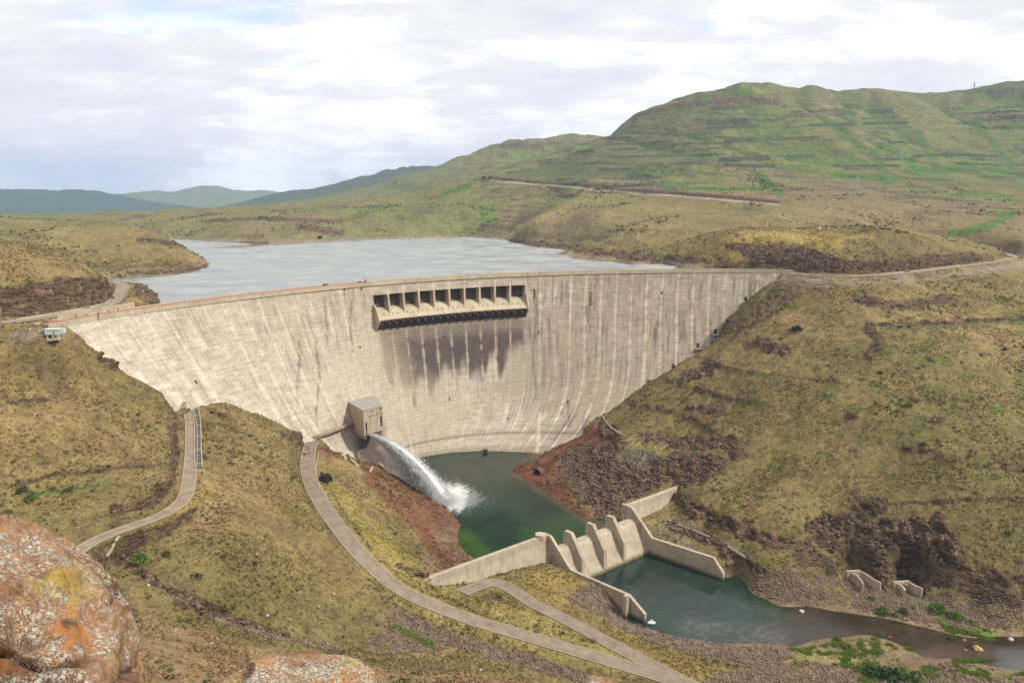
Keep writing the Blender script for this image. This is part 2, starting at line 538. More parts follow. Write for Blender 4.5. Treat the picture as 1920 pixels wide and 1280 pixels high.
# reservoir bed
L(face(2.5, 0, 40) - [0, 0, 50], face(2.2, 0, 50) - [0, 0, 60], face(1.9, 0, 50) - [0, 0, 60], face(1.65, 0, 25) - [0, 0, 30])
pts(B(450, 500, 146, 125), B(600, 480, 146, 120), B(800, 470, 146, 120), B(950, 480, 146, 130), B(700, 500, 146, 100), B(1100, 495, 146, 125), B(350, 540, 146, 125), B(850, 455, 146, 138))
# headland on the left
L(G(205, 525, RESZ), G(260, 521.5, RESZ), G(320, 517, RESZ), G(370, 508, RESZ), G(390, 501, RESZ), G(385, 489, RESZ), G(370, 479, RESZ + .2))
L(H(372, 482, 915), H(300, 450, 1000), H(240, 427, 1090), H(160, 421, 1150), H(80, 419, 1180), H(0, 414, 1220), H(-100, 405, 1250))
pts(H(150, 470, 920), H(50, 445, 990), H(220, 495, 800), H(300, 495, 830), H(-60, 440, 1000), H(230, 460, 930))
L(B(410, 478, 146, 138), W(-480, 1180, 135), W(-700, 1450, 130))
# far bank
L(W(-560, 1250, 146), G(350, 467, RESZ), G(500, 460, RESZ), G(640, 452, RESZ), G(760, 447.5, RESZ), G(870, 444.5, RESZ), G(947, 448, RESZ))
L(H(-40, 405, 2000), H(0, 406, 2000), H(58, 410, 1950), H(182, 401, 2000), H(300, 397, 2050), H(430, 393, 2050), H(540, 387, 2050), H(620, 382, 2050), H(700, 377, 2050))
pts(H(300, 430, 1500), H(450, 435, 1420), H(600, 425, 1480), H(700, 410, 1620), H(800, 410, 1580), H(800, 380, 1850), H(880, 380, 1750))
# spurs between
L(G(873, 444, RESZ), H(920, 425, 1520), H(990, 395, 1620), H(1040, 372, 1700))
L(G(947, 449, RESZ), G(1000, 463, RESZ), G(1057, 468, RESZ), G(1130, 480, RESZ), G(1200, 490, RESZ), G(1280, 500, RESZ), G(1330, 503, RESZ + 2))
L(H(970, 437, 1360), H(993, 423, 1330), H(1060, 383, 1380), H(1103, 367, 1450), H(1130, 361, 1480))
pts(H(1150, 385, 1380), H(1250, 388, 1310), H(1350, 403, 1210), H(1300, 430, 1060), H(1200, 430, 1100), H(1130, 420, 1220), H(1100, 450, 1080), H(1150, 458, 1000), H(1200, 474, 930), H(1280, 460, 920), H(1340, 470, 860), H(1370, 492, 815), H(1300, 490, 850), H(1320, 445, 950), H(1440, 405, 1150), H(1550, 420, 1120))
# country road on the far slope
RF = [H(895, 339, 2050), H(930, 340, 1950), H(985, 344, 1850), H(1035, 348, 1760), H(1090, 350, 1650), H(1122, 353, 1560), H(1118, 358, 1500), H(1140, 361, 1470), H(1200, 363, 1440), H(1290, 369, 1380), H(1380, 376, 1310), H(1460, 383, 1240)]
L(*RF)
pts(H(1000, 365, 1720), H(1080, 360, 1600), H(1520, 390, 1230), H(1600, 400, 1200), H(1700, 405, 1220), H(1650, 435, 1050), H(1780, 430, 1130), H(1860, 450, 1080), H(1920, 470, 1040), H(1900, 430, 1150), H(1850, 390, 1350), H(1950, 400, 1300), H(2100, 420, 1300), H(1700, 375, 1450))
# big mountain
L(H(905, 336, 2080), H(960, 318, 2300), H(1030, 296, 2450), H(1100, 273, 2550), H(1140, 259, 2600), H(1170, 240, 2600), H(1200, 216, 2600), H(1250, 201, 2600), H(1300, 181, 2600), H(1345, 168, 2600), H(1400, 159, 2600), H(1450, 165, 2650), H(1540, 165, 2750), H(1600, 171, 2850), H(1680, 171, 2950), H(1760, 178, 3050), H(1830, 174, 3100), H(1880, 168, 3100), H(1920, 166, 3100), H(2100, 175, 3100), H(2400, 200, 3000))
L(H(960, 338, 1980), H(1050, 340, 1860), H(1150, 345, 1680), H(1300, 355, 1530), H(1400, 362, 1450), H(1500, 368, 1430), H(1650, 362, 1550), H(1800, 352, 1700), H(1920, 345, 1800), H(2200, 360, 1800))
L(H(1400, 190, 2480), H(1370, 230, 2300), H(1330, 280, 2050), H(1290, 320, 1800))
L(H(1500, 200, 2550), H(1550, 240, 2300), H(1620, 280, 2050), H(1680, 320, 1850), H(1700, 345, 1700))
L(H(1450, 240, 2350), H(1470, 290, 2050), H(1480, 330, 1780))
L(H(1600, 210, 2700), H(1680, 260, 2450), H(1740, 300, 2150), H(1790, 325, 1900))
L(H(1760, 200, 2850), H(1830, 250, 2600), H(1900, 300, 2300))
L(H(1200, 240, 2480), H(1150, 290, 2200), H(1080, 325, 1980))
L(H(1240, 240, 2430), H(1200, 290, 2150), H(1150, 325, 1880))
L(*[H(u, v, 3400) - np.array([0, 0, 260.]) for u, v in [(1000, 296), (1150, 259), (1250, 201), (1400, 159), (1600, 171), (1760, 178), (1920, 156), (2200, 170)]])
# hill beyond, with a cliff band
L(H(700, 374, 2900), H(760, 358, 3200), H(800, 340, 3400), H(850, 316, 3600), H(880, 300, 3700), H(910, 281, 3800), H(950, 266, 3850), H(1000, 260, 3900), H(1060, 252, 3950), H(1140, 254, 4000), H(1250, 262, 4100))
L(H(740, 371, 2500), H(820, 358, 2500), H(890, 343, 2450))
pts(H(850, 335, 3000), H(900, 310, 3200), H(960, 300, 3300))
L(*[H(u, v, 4700) - np.array([0, 0, 250.]) for u, v in [(760, 358), (880, 300), (1000, 260), (1250, 262)]])
# farther ranges
L(H(420, 390, 6000), H(500, 366, 6300), H(560, 356, 6300), H(600, 357, 6300), H(660, 342, 6300), H(720, 322, 6300), H(780, 314, 6300), H(850, 311, 6300), H(950, 320, 6300))
L(H(430, 392, 5000), H(600, 385, 4700), H(720, 378, 4500))
L(H(180, 362, 10500), H(250, 363, 10500), H(290, 354, 10500), H(330, 362, 10500), H(360, 351, 10500), H(392, 345, 10500), H(440, 357, 10500), H(500, 357, 10500), H(560, 363, 10500), H(650, 360, 10500), H(900, 380, 10500))
L(H(-300, 350, 7800), H(0, 357, 7800), H(100, 357, 7800), H(180, 356, 7800), H(215, 364, 7800), H(300, 381, 7800), H(380, 389, 7800), H(450, 396, 7800))
L(H(-300, 420, 3600), H(0, 412, 3600), H(200, 408, 3600), H(450, 400, 3600))
L(*[W(x, 12500, -100) for x in (-9000, -5000, 0, 5000, 9000)])
L(*[W(x, 9100, 90) for x in (-9000, -7000, -5500, -4500, -3500, -2500, -1500, 0)])
L(*[W(x, 7200, 110) for x in (-2600, -1800, -1000, 0)])
L(*[W(x, 5600, 110) for x in (-5000, -4000, -3000, -2200)])
L(H(180, 385, 6900), H(260, 392, 6800), H(340, 398, 6600))
# the ground round the camera
L(W(-30, 0, 222), W(-100, 60, 205), W(-250, 120, 190), W(-450, 200, 190))
L(W(30, 0, 216), W(120, 20, 180), W(300, 60, 100), W(500, 100, 40))
pts(W(0, -50, 230), W(0, -400, 300), W(-400, -200, 300), W(400, -200, 150), W(800, 300, 60), W(1500, 300, 200), W(-1500, 300, 300), W(0, -3000, 400), W(3000, -500, 400), W(-3000, -500, 400), W(4000, 3000, 500), W(-4000, 2500, 350), W(-800, 700, 230), W(-700, 450, 220))

# sample the lines densely in (angle, log distance)
_P = []
for ln in LINES:
    if len(ln) == 1:
        _P.append(ln[0]); continue
    for p, q in zip(ln[:-1], ln[1:]):
        a = np.array([math.atan2(p[0], p[1]), math.log(math.hypot(p[0], p[1]) + 1)])
        b = np.array([math.atan2(q[0], q[1]), math.log(math.hypot(q[0], q[1]) + 1)])
        n = max(1, int(np.hypot(*(a - b)) / 0.03))
        for k in range(n):
            _P.append(p + (q - p) * k / n)
    _P.append(ln[-1])
_P = np.array(_P)
_q = np.c_[np.arctan2(_P[:, 0], _P[:, 1]), np.log(np.hypot(_P[:, 0], _P[:, 1]) + 1)]
_key = np.round(_q / 0.004).astype(int)
_, _ix = np.unique(_key, axis=0, return_index=True)
_P, _q = _P[_ix], _q[_ix]
CPT = _q
_D = np.sqrt(((_q[:, None] - _q[None]) ** 2).sum(-1) + 1e-4)
_N = len(_q)
_big = np.zeros((_N + 3, _N + 3))
_big[:_N, :_N] = -_D
_big[:_N, _N:] = np.c_[np.ones(_N), _q]
_big[_N:, :_N] = np.c_[np.ones(_N), _q].T
_big[np.arange(_N), np.arange(_N)] += 0.0015
_w = np.linalg.solve(_big, np.r_[_P[:, 2], 0, 0, 0])
print('control points', _N)


def rbf(th, lr):
    out = np.empty(th.size, np.float32)
    t_, l_ = th.ravel().astype(float), lr.ravel().astype(float)
    q, w = CPT, _w
    for i in range(0, t_.size, 20000):
        a, b = t_[i:i + 20000, None], l_[i:i + 20000, None]
        d = np.sqrt((a - q[None, :, 0]) ** 2 + (b - q[None, :, 1]) ** 2 + 1e-4)
        out[i:i + 20000] = -(d @ w[:_N]) + w[_N] + w[_N + 1] * a[:, 0] + w[_N + 2] * b[:, 0]
    return out.reshape(th.shape)


# polar grid, fine in front of the camera
FINE = 1.0
_thA = np.radians(np.r_[np.linspace(-179, -60, 24)[:-1], np.linspace(-60, -39, 30)[:-1],
                        np.linspace(-39, 39, int(1300 * FINE)), np.linspace(39, 60, 30)[1:], np.linspace(60, 181, 24)[1:]])


def seg(a, b, n):
    return list(np.exp(np.linspace(math.log(a), math.log(b), int(n * FINE), endpoint=False)))


_rA = np.array(seg(2, 150, 70) + seg(150, 280, 110) + seg(280, 900, 560) + seg(900, 3200, 600) + seg(3200, 14000, 110) + [14000, 20000])
_TH, _RR = np.meshgrid(_thA, _rA, indexing='ij')
# the surface is solved on every second line and interpolated
def coarse_idx(n):
    i = np.arange(0, n, 2)
    return i if i[-1] == n - 1 else np.r_[i, n - 1]


_ia, _ir = coarse_idx(len(_thA)), coarse_idx(len(_rA))
_zc = rbf(np.broadcast_to(_thA[_ia][:, None], (len(_ia), len(_ir))), np.broadcast_to(np.log(_rA[_ir] + 1)[None], (len(_ia), len(_ir))))
_z1 = np.empty((len(_ia), len(_rA)), np.float32)
for i in range(len(_ia)):
    _z1[i] = np.interp(np.log(_rA), np.log(_rA[_ir]), _zc[i])
TZ = np.empty((len(_thA), len(_rA)), np.float32)
for j in range(len(_rA)):
    TZ[:, j] = np.interp(_thA, _thA[_ia], _z1[:, j])
TX = _RR * np.sin(_TH)
TY = _RR * np.cos(_TH)
# the cliff the camera stands on: a rocky brow falling away at about 37 degrees
_nz = 220.2 - 0.78 * np.clip(_RR - 3.5, 0, None) ** 1.0
_nz = np.where(np.abs(_TH) > 0.75, 220.2 - 0.78 * np.clip(_RR - 3.5, 0, None) * np.clip(1.9 - np.abs(_TH) * 1.2, 0.0, 1), _nz)
_bl = smooth(105, 175, _RR)
TZ = _nz * (1 - _bl) + TZ * _bl
TZ = np.where((_RR < 215) & (np.abs(_TH) < 0.75), np.minimum(TZ, 222 - 0.73 * TY), TZ)


def seg_dist(X, Y, line):
    """distance to a plan polyline, and the height of the nearest point on it; line is (n,3)"""
    line = np.asarray(line, float)
    best = np.full(X.shape, 1e9)
    zz = np.zeros(X.shape)
    for p, q in zip(line[:-1], line[1:]):
        d = q[:2] - p[:2]
        l2 = (d ** 2).sum() + 1e-9
        t = np.clip(((X - p[0]) * d[0] + (Y - p[1]) * d[1]) / l2, 0, 1)
        e = (X - p[0] - t * d[0]) ** 2 + (Y - p[1] - t * d[1]) ** 2
        m = e < best
        best = np.where(m, e, best)
        zz = np.where(m, p[2] + t * (q[2] - p[2]), zz)
    return np.sqrt(best), zz


def catmull(line, n=8):
    line = [np.asarray(p, float) for p in line]
    P = [2 * line[0] - line[1]] + line + [2 * line[-1] - line[-2]]
    out = []
    for i in range(1, len(P) - 2):
        for k in range(n):
            t = k / n
            a, b, c, d = P[i - 1], P[i], P[i + 1], P[i + 2]
            out.append(0.5 * ((2 * b) + (c - a) * t + (2 * a - 5 * b + 4 * c - d) * t * t + (3 * b - a - 3 * c + d) * t ** 3))
    out.append(line[-1])
    return np.array(out)


def crop(line, pad):
    lo, hi = line[:, :2].min(0) - pad, line[:, :2].max(0) + pad
    return (TX > lo[0]) & (TX < hi[0]) & (TY > lo[1]) & (TY < hi[1])



# -------------------------------------------------- relief: folds, ledges, hummocks
def water_guard(z):
    g = np.ones_like(z)
    for w_, s_ in ((RESZ, 14.0), (POOLZ, 8.0), (TAILZ, 8.0)):
        g = np.minimum(g, 0.10 + np.abs(z - w_) / s_)
    return np.clip(g, 0, 1)


_gd = water_guard(TZ)
_far = smooth(900, 2600, _RR)
_n1 = fbm(TX / 70, TY / 70, 0.0, 4)
_n2 = fbm(TX / 260 + 9, TY / 260, 0.0, 5, ridge=True)
_n3 = fbm(TX / 9.0, TY / 9.0, 0.0, 3)
_near = 1 - smooth(120, 190, _RR)
TZ = TZ + _gd * (1 - _near) * (_n1 * 4.5 * (1 - _far) + _n3 * (0.55 + 0.5 * smooth(300, 900, _RR)))
TZ = TZ + _far * ((_n2 - 0.15) * 14 + fbm(TX / 90, TY / 90, 0.0, 4, ridge=True) * 5) * np.clip((TZ - 200) / 120, 0, 1)
_mid = smooth(850, 1100, _RR) * (1 - smooth(2300, 2900, _RR)) * (TY > 0)
_n4 = fbm(TX / 170 + 3, TY / 260 + 8, 0.0, 4, ridge=True)
TZ = TZ + _mid * _gd * (_n4 - 0.1) * 9.0
# gullies running down the big mountain's flank
_gx = (TX + 0.35 * TY) / 190 + fbm(TX / 600, TY / 600, 5.0, 2) * 1.5
_gul = 1 - np.abs(pnoise(_gx, TY / 2600 + 3.3)) * 3.0
TZ = TZ - _far * np.clip(_gul, 0, 1) * 13 * np.clip((TZ - 215) / 80, 0, 1) * np.clip((760 - TZ) / 260, 0, 1)
# basalt ledges
_lz = TZ / 21.0 + fbm(TX / 240, TY / 240, 3.0, 3) * 0.9
_lf = _lz - np.floor(_lz)
_lm = smooth(-0.02, 0.16, fbm(TX / 150 + 40, TY / 150, 0.0, 3)) * (1 - _near) * _gd
_st = smooth(0.42, 0.58, _lf)
TZ = TZ + _lm * (_st - _lf) * 21.0 * 0.11
LEDGE = np.exp(-((_lf - 0.5) / 0.085) ** 2) * _lm

# -------------------------------------------------- roads are cut and filled into the slope
ROADS = []


def carve(line, half, up, down):
    c = catmull(line, 6)
    m = crop(c, half + max(up, down) + 2)
    d, rz = seg_dist(TX[m], TY[m], c)
    z = TZ[m]
    above = z > rz
    b = np.where(above, up, down)
    t = smooth(0, 1, (d - half) / b)
    nz_ = np.where(d < half, rz - 0.45, (rz - 0.45) * (1 - t) + z * t)
    cut = np.zeros(TX.shape, np.float32)
    cut[m] = np.clip((z - rz - 1.5) / 4, 0, 1) * (d > half) * (t < 1) * (1 - t * 0.6)
    TZ[m] = nz_
    return c, cut


_wa = (TX - W0[0]) * WA[0] + (TY - W0[1]) * WA[1]
_wb = (TX - W0[0]) * WB[0] + (TY - W0[1]) * WB[1]
_ch = (_wa > 91 + _wb * .085) & (_wa < 164.5 + _wb * .13) & (_wb > 14) & (_wb < 80)
TZ = np.where(_ch, np.minimum(TZ, -19.0), TZ)
_chs = (_wa > 164.5 + _wb * .13) & (_wa < 200) & (_wb > 10) & (_wb < 74)
TZ = np.where(_chs, np.maximum(TZ, -9.0), TZ)
for _pl, _rr, _zz in (([(1602, 1084), (1634, 1110)], 8.5, -13.6), ([(1704, 1098), (1712, 1118)], 6.0, -14.2)):
    _ln = np.array([G(u, v, _zz) for u, v in _pl])
    _d, _ = seg_dist(TX, TY, _ln)
    TZ = np.where(_d < _rr, np.minimum(TZ, _zz), np.where(_d < _rr + 5, np.minimum(TZ, _zz + (_d - _rr) * 2.2), TZ))
CUT = np.zeros(TX.shape, np.float32)
UU0, _ = proj(np.stack([TX, TY, TZ], -1))
C_R1, k_ = carve(R1, 4.2, 9, 6); CUT = np.maximum(CUT, k_ * (UU0 < 352))
C_R2, k_ = carve(R2, 5.6, 7, 7); CUT = np.maximum(CUT, k_ * 0.55)
C_R3, k_ = carve(R3, 5.2, 5, 6)
C_RR, k_ = carve(RR, 5.2, 8, 7); CUT = np.maximum(CUT, k_)
C_RL, k_ = carve(RL, 6.0, 7, 6); CUT = np.maximum(CUT, k_)
C_RF, k_ = carve(RF, 6.0, 14, 10); CUT = np.maximum(CUT, k_ * 0.8)

# -------------------------------------------------- surface kinds, mixed per point of the ground
UU, VV = proj(np.stack([TX, TY, TZ], -1))
_wx = fbm(TX / 14, TY / 14, 1.0, 3)
_wy = fbm(TX / 14 + 50, TY / 14, 7.0, 3)
PXM = _RR / FPX                                     # metres one photo pixel spans there


def stroke(poly, rad, Y0=0, Y1=99999, soft=0.5, warp=1.0):
    """mask of the ground that lies along a line traced in the photograph"""
    poly = np.array(poly, float)
    lo, hi = poly.min(0) - rad * 2.2, poly.max(0) + rad * 2.2
    m = (UU > lo[0]) & (UU < hi[0]) & (VV > lo[1]) & (VV < hi[1]) & (TY > Y0) & (TY < Y1)
    out = np.zeros(TX.shape, np.float32)
    if not m.any():
        return out
    u, v = UU[m] + _wx[m] * rad * warp, VV[m] + _wy[m] * rad * warp * 0.8
    d, _ = seg_dist(u, v, np.c_[poly, np.zeros(len(poly))] if len(poly) > 1 else np.c_[np.r_[poly, poly + 0.1], [0, 0]])
    out[m] = 1 - smooth(rad * (1 - soft), rad * (1 + soft * 0.4), d)
    return out


def area(poly, edge=6, Y0=0, Y1=99999, warp=1.0):
    poly = np.array(poly, float)
    lo, hi = poly.min(0) - edge * 2, poly.max(0) + edge * 2
    m = (UU > lo[0]) & (UU < hi[0]) & (VV > lo[1]) & (VV < hi[1]) & (TY > Y0) & (TY < Y1)
    out = np.zeros(TX.shape, np.float32)
    if not m.any():
        return out
    u, v = UU[m] + _wx[m] * edge * 1.6 * warp, VV[m] + _wy[m] * edge * 1.2 * warp
    ins = np.zeros(u.shape, bool)
    n = len(poly)
    for i in range(n):
        x1, y1 = poly[i]; x2, y2 = poly[(i + 1) % n]
        c = ((y1 > v) != (y2 > v)) & (u < (x2 - x1) * (v - y1) / (y2 - y1 + 1e-9) + x1)
        ins ^= c
    d, _ = seg_dist(u, v, np.c_[np.r_[poly, poly[:1]], np.zeros(n + 1)])
    sd = np.where(ins, d, -d)
    out[m] = smooth(-edge * 0.5, edge * 0.5, sd)
    return out



GRASS = np.array([.225, .172, .068]); DRY = np.array([.30, .21, .10]); OLIVE = np.array([.145, .132, .046])
BROWN = np.array([.165, .112, .06]); ROCKC = np.array([.130, .086, .054]); REDS = np.array([.175, .075, .043])
GRAVEL = np.array([.23, .162, .108]); YEL = np.array([.285, .230, .075]); GREEN = np.array([.13, .20, .025])
FARG = np.array([.170, .185, .062]); FARB = np.array([.215, .17, .095]); PALE = np.array([.36, .30, .24]); DARKR = np.array([.06, .045, .04])
shape = TX.shape
ca = fbm(TX / 120, TY / 120, 0.0, 4)
cb = fbm(TX / 26 + 7, TY / 26, 0.0, 4)
cc = fbm(TX / 7 + 3, TY / 7, 0.0, 3)
COL = np.empty(shape + (3,), np.float32)
COL[:] = GRASS


def blend(mask, c):
    global COL
    COL = COL + (np.asarray(c, np.float32) - COL) * mask[..., None].astype(np.float32)


blend(smooth(0.0, 0.35, ca) * 0.7, DRY)
blend(smooth(-0.02, 0.30, -ca + cb * 0.4) * 0.65, OLIVE)
blend(smooth(0.05, 0.40, cb) * 0.5, BROWN)
# slopes seen across the valley are greener on the right bank, drier on the left
rb = smooth(-20, 120, TX - (TY - 500) * -0.25) * (1 - smooth(900, 1000, _RR))
blend(rb * smooth(-0.2, 0.2, cb) * 0.5, np.array([.17, .14, .05]))
# distance: greener uplands
fm = smooth(950, 1500, _RR)
blend(fm * 0.75, FARB)
blend(fm * smooth(-0.15, 0.25, fbm(TX / 420, TY / 420 + 4, 0.0, 4)) * 0.85, FARG)
blend(smooth(1500, 2200, _RR) * 0.55, FARG)
blend(fm * smooth(0.12, 0.35, fbm(TX / 70, TY / 160 + 9, 0.0, 4)) * 0.5, np.array([.10, .085, .05]))
ROCK = np.zeros(shape, np.float32)
PEB = np.zeros(shape, np.float32)
# steep ground shows rock
dzr = np.gradient(TZ, axis=1) / np.gradient(_RR, axis=1)
dza = np.gradient(TZ, axis=0) / (np.gradient(_TH, axis=0) * _RR)
SL = np.sqrt(dzr ** 2 + dza ** 2)
brk = fbm(TX / 12, TY / 12, TZ / 6, 3)
ROCK = np.maximum(ROCK, smooth(1.0, 1.4, SL + brk * 0.6) * (1 - fm) * (1 - _near) * smooth(-.5, .1, brk))
ROCK *= 1 - 0.9 * area([(-60, 600), (60, 606), (130, 622), (240, 700), (260, 760), (100, 790), (-60, 780)], 8, 300, 520)
ROCK *= 1 - 0.8 * area([(1380, 560), (1560, 560), (1560, 900), (1380, 880)], 20, 400, 800)
ROCK *= 1 - 0.95 * area([(378, 785), (560, 835), (590, 960), (740, 1130), (600, 1175), (300, 1075), (365, 960)], 8, 280, 600)
LEDGE = LEDGE * (0.0 + 1.0 * smooth(20, 120, TX))
ROCK = np.maximum(ROCK, smooth(0.45, 0.9, LEDGE * (0.62 + brk * 1.9)) * 0.75 * (1 - fm * 0.5))
ROCK = np.maximum(ROCK, CUT * smooth(-0.5, 0.1, brk))
ROCK = np.maximum(ROCK, 1 - smooth(60, 150, _RR))


def rock(m, a=1.0):
    global ROCK
    ROCK = np.maximum(ROCK, m * a * smooth(-0.42, 0.05, brk + (m - 0.6)))


def paint(polys, c, rad, a=1.0, **k):
    for pl in polys:
        blend(stroke(pl, rad, **k) * a, c)


# cliffs and outcrops
rock(area([(0, 545), (60, 530), (130, 520), (185, 520), (212, 540), (215, 560), (180, 574), (60, 592), (0, 598)], 5, 440, 700))
rock(area([(1350, 458), (1448, 458), (1524, 467), (1600, 490), (1700, 492), (1860, 483), (1830, 494), (1700, 510), (1560, 515), (1480, 506), (1420, 497), (1390, 478)], 4, 700, 960))
rock(area([(1455, 522), (1560, 526), (1570, 545), (1500, 560), (1440, 600), (1400, 625), (1360, 620), (1400, 585), (1440, 550)], 9, 560, 900), 0.6)
for pl, r_ in (([(1285, 705), (1325, 695)], 15), ([(1290, 765), (1350, 770)], 9), ([(1600, 560), (1690, 575), (1780, 560)], 12),
               ([(1630, 615), (1645, 640), (1630, 670)], 13), ([(1650, 610), (1760, 606), (1920, 596)], 6), ([(1420, 640), (1470, 660)], 14),
               ([(1210, 820), (1290, 830), (1370, 830), (1380, 850)], 16), ([(1240, 870), (1290, 862), (1350, 870)], 14), ([(1270, 895), (1330, 880)], 22),
               ([(1290, 950), (1350, 980), (1430, 1010), (1500, 1030), (1560, 1070)], 17), ([(1275, 930), (1300, 960)], 14),
               ([(1260, 985), (1330, 1010), (1390, 1050), (1430, 1075)], 12), ([(1520, 985), (1600, 965), (1660, 950)], 14),
               ([(1560, 1000), (1640, 1000), (1760, 1000), (1770, 1040)], 42), ([(1640, 1060), (1720, 1070), (1800, 1090)], 34), ([(1600, 950), (1660, 940)], 10),
               ([(1660, 945), (1740, 942), (1820, 937), (1920, 935)], 3.0), ([(1500, 1050), (1560, 1060)], 18), ([(1800, 1070), (1870, 1100), (1920, 1090)], 16),
               ([(1130, 800), (1160, 830), (1110, 880)], 18), ([(1080, 850), (1130, 880), (1180, 900), (1230, 890)], 22), ([(1110, 930), (1150, 950), (1130, 900)], 24),
               ([(40, 905), (120, 890), (200, 880), (280, 870)], 4.5), ([(325, 800), (325, 860), (320, 910), (270, 945), (215, 955)], 11), ([(20, 890), (60, 925)], 4),
               ([(190, 670), (215, 690), (205, 660)], 10), ([(400, 770), (430, 785)], 5), ([(530, 815), (560, 830), (575, 850)], 9), ([(20, 755), (90, 750)], 5),
               ([(240, 1060), (330, 1110), (420, 1150)], 10), ([(330, 1130), (430, 1160), (540, 1190)], 7), ([(745, 1060), (800, 1080)], 6),
               ([(260, 450), (350, 460), (500, 455)], 5), ([(380, 415), (470, 410), (640, 415)], 4), ([(560, 425), (640, 437)], 8), ([(950, 452), (1050, 462), (1150, 478), (1270, 498)], 6),
               ([(1080, 468), (1200, 480), (1330, 490)], 8), ([(240, 512), (330, 510), (388, 498)], 5), ([(265, 540), (295, 560), (290, 578)], 12)):
    rock(stroke(pl, r_, 200, 3500), 0.95)
# bands of cliff high on the mountains
for pl, r_ in (([(940, 274), (1000, 272), (1080, 271)], 4.5), ([(1190, 215), (1260, 200), (1310, 195)], 5), ([(1340, 190), (1400, 188), (1455, 192)], 7), ([(1140, 265), (1180, 258)], 4), ([(1850, 172), (1920, 170)], 5)):
    m_ = stroke(pl, r_ * 1.2, 1800, 5000, warp=1.3); rock(m_, 0.95); blend(m_ * .6, np.array([.09, .075, .07]))

# red and gravelly banks of the pool
blend(area([(590, 835), (650, 850), (720, 880), (790, 915), (835, 945), (866, 985), (862, 1012), (893, 1048), (835, 1062), (800, 1020), (770, 975), (748, 925), (705, 893), (650, 862), (600, 846)], 7, 380, 660) * 0.85 * smooth(-.7, 0, brk), REDS)
blend(area([(830, 985), (868, 985), (862, 1012), (893, 1048), (840, 1066), (790, 1065), (800, 1020)], 8, 380, 640) * smooth(-0.3, 0.3, brk + cc), GRAVEL)
blend(area([(800, 930), (866, 985), (862, 1020), (830, 1000)], 6, 380, 640) * 0.5, np.array([.13, .065, .05]))
paint([[(690, 895), (760, 960), (800, 1010), (840, 1060)]], REDS, 13, 0.7, Y0=380, Y1=650)
blend(area([(965, 868), (1020, 846), (1090, 805), (1130, 790), (1140, 860), (1060, 900), (1090, 950), (1060, 945), (1010, 915), (970, 895)], 7, 500, 740) * 0.9, REDS)
blend(stroke([(970, 888), (1010, 914), (1075, 955), (1130, 988)], 12, 480, 700) * 0.75, REDS * 0.9)
rock(area([(1040, 860), (1100, 830), (1190, 870), (1270, 900), (1160, 945), (1130, 980), (1080, 940), (1050, 900)], 8, 480, 700), 0.8)
blend(area([(1040, 860), (1100, 825), (1150, 830), (1130, 880), (1080, 900)], 8, 480, 720) * .5, np.array([.15, .075, .045]))
blend(area([(1180, 835), (1240, 845), (1205, 900), (1160, 870)], 5, 500, 700) * 0.9, np.array([.15, .13, .085]))
paint([[(1140, 795), (1175, 822), (1240, 846)]], YEL, 6, 0.8, Y0=500, Y1=720)
# mown verge and yellow grass round the lower roads
blend(area([(600, 870), (650, 940), (700, 1010), (760, 1070), (830, 1110), (1000, 1170), (1250, 1262), (1310, 1290), (1040, 1235), (900, 1190), (800, 1160), (720, 1110), (650, 1050), (600, 960)], 5, 280, 620) * 0.55, YEL)
blend(area([(600, 875), (640, 905), (720, 990), (800, 1070), (880, 1110), (1000, 1150), (1050, 1160), (1120, 1200), (1280, 1290), (1000, 1175), (800, 1105), (700, 1010), (620, 920)], 6, 280, 620) * 0.75, YEL)
blend(area([(1000, 1075), (1075, 1068), (1130, 1095), (1075, 1115), (1060, 1135), (1120, 1165), (1250, 1220), (1400, 1260), (1330, 1290), (1200, 1220), (1050, 1140), (960, 1095)], 5, 280, 520) * 0.85, YEL * np.array([.95, .88, .9]))
paint([[(620, 905), (680, 990), (760, 1065)]], np.array([.33, .29, .065]), 9, 0.5, Y0=380, Y1=620)
paint([[(395, 905), (360, 945), (290, 985)]], np.array([.30, .24, .06]), 9, 0.6, Y0=280, Y1=460)
# gravel and riprap
def peb(m):
    global PEB
    m = m * smooth(-.55, -.1, brk + .5 * cb)
    PEB = np.maximum(PEB, m)
    blend(m * 0.9, GRAVEL * 0.9)
    blend(m * smooth(0, .35, cb) * .5, np.array([.16, .105, .07]))
    blend(m * smooth(.05, .35, -cb) * .4, np.array([.30, .235, .175]))


peb(area([(1062, 1120), (1110, 1090), (1170, 1112), (1185, 1160), (1240, 1187), (1300, 1200), (1400, 1215), (1480, 1216), (1500, 1240), (1400, 1245), (1280, 1222), (1200, 1195), (1110, 1150)], 4, 280, 460))
peb(stroke([(745, 1152), (820, 1190), (900, 1215), (1000, 1242), (1090, 1270)], 14, 240, 420, warp=0.6))
peb(area([(690, 1200), (740, 1165), (790, 1185), (840, 1215), (760, 1225), (680, 1222)], 4, 240, 420) * 0.9)
peb(stroke([(330, 1120), (420, 1165), (520, 1195), (640, 1215)], 6, 240, 400) * 0.8)
peb(area([(1280, 1215), (1480, 1235), (1640, 1260), (1920, 1270), (1920, 1290), (1300, 1290), (1340, 1262), (1420, 1250)], 6, 250, 420) * 0.7)
peb(area([(1380, 1080), (1450, 1065), (1560, 1080), (1640, 1100), (1760, 1115), (1920, 1115), (1920, 1170), (1840, 1180), (1740, 1165), (1600, 1140), (1470, 1130), (1400, 1095)], 6, 340, 520) * 0.8)
blend(area([(1215, 1000), (1250, 975), (1300, 1020), (1330, 1038), (1290, 1030)], 4, 440, 560) * 0.9, np.array([.20, .165, .10]))
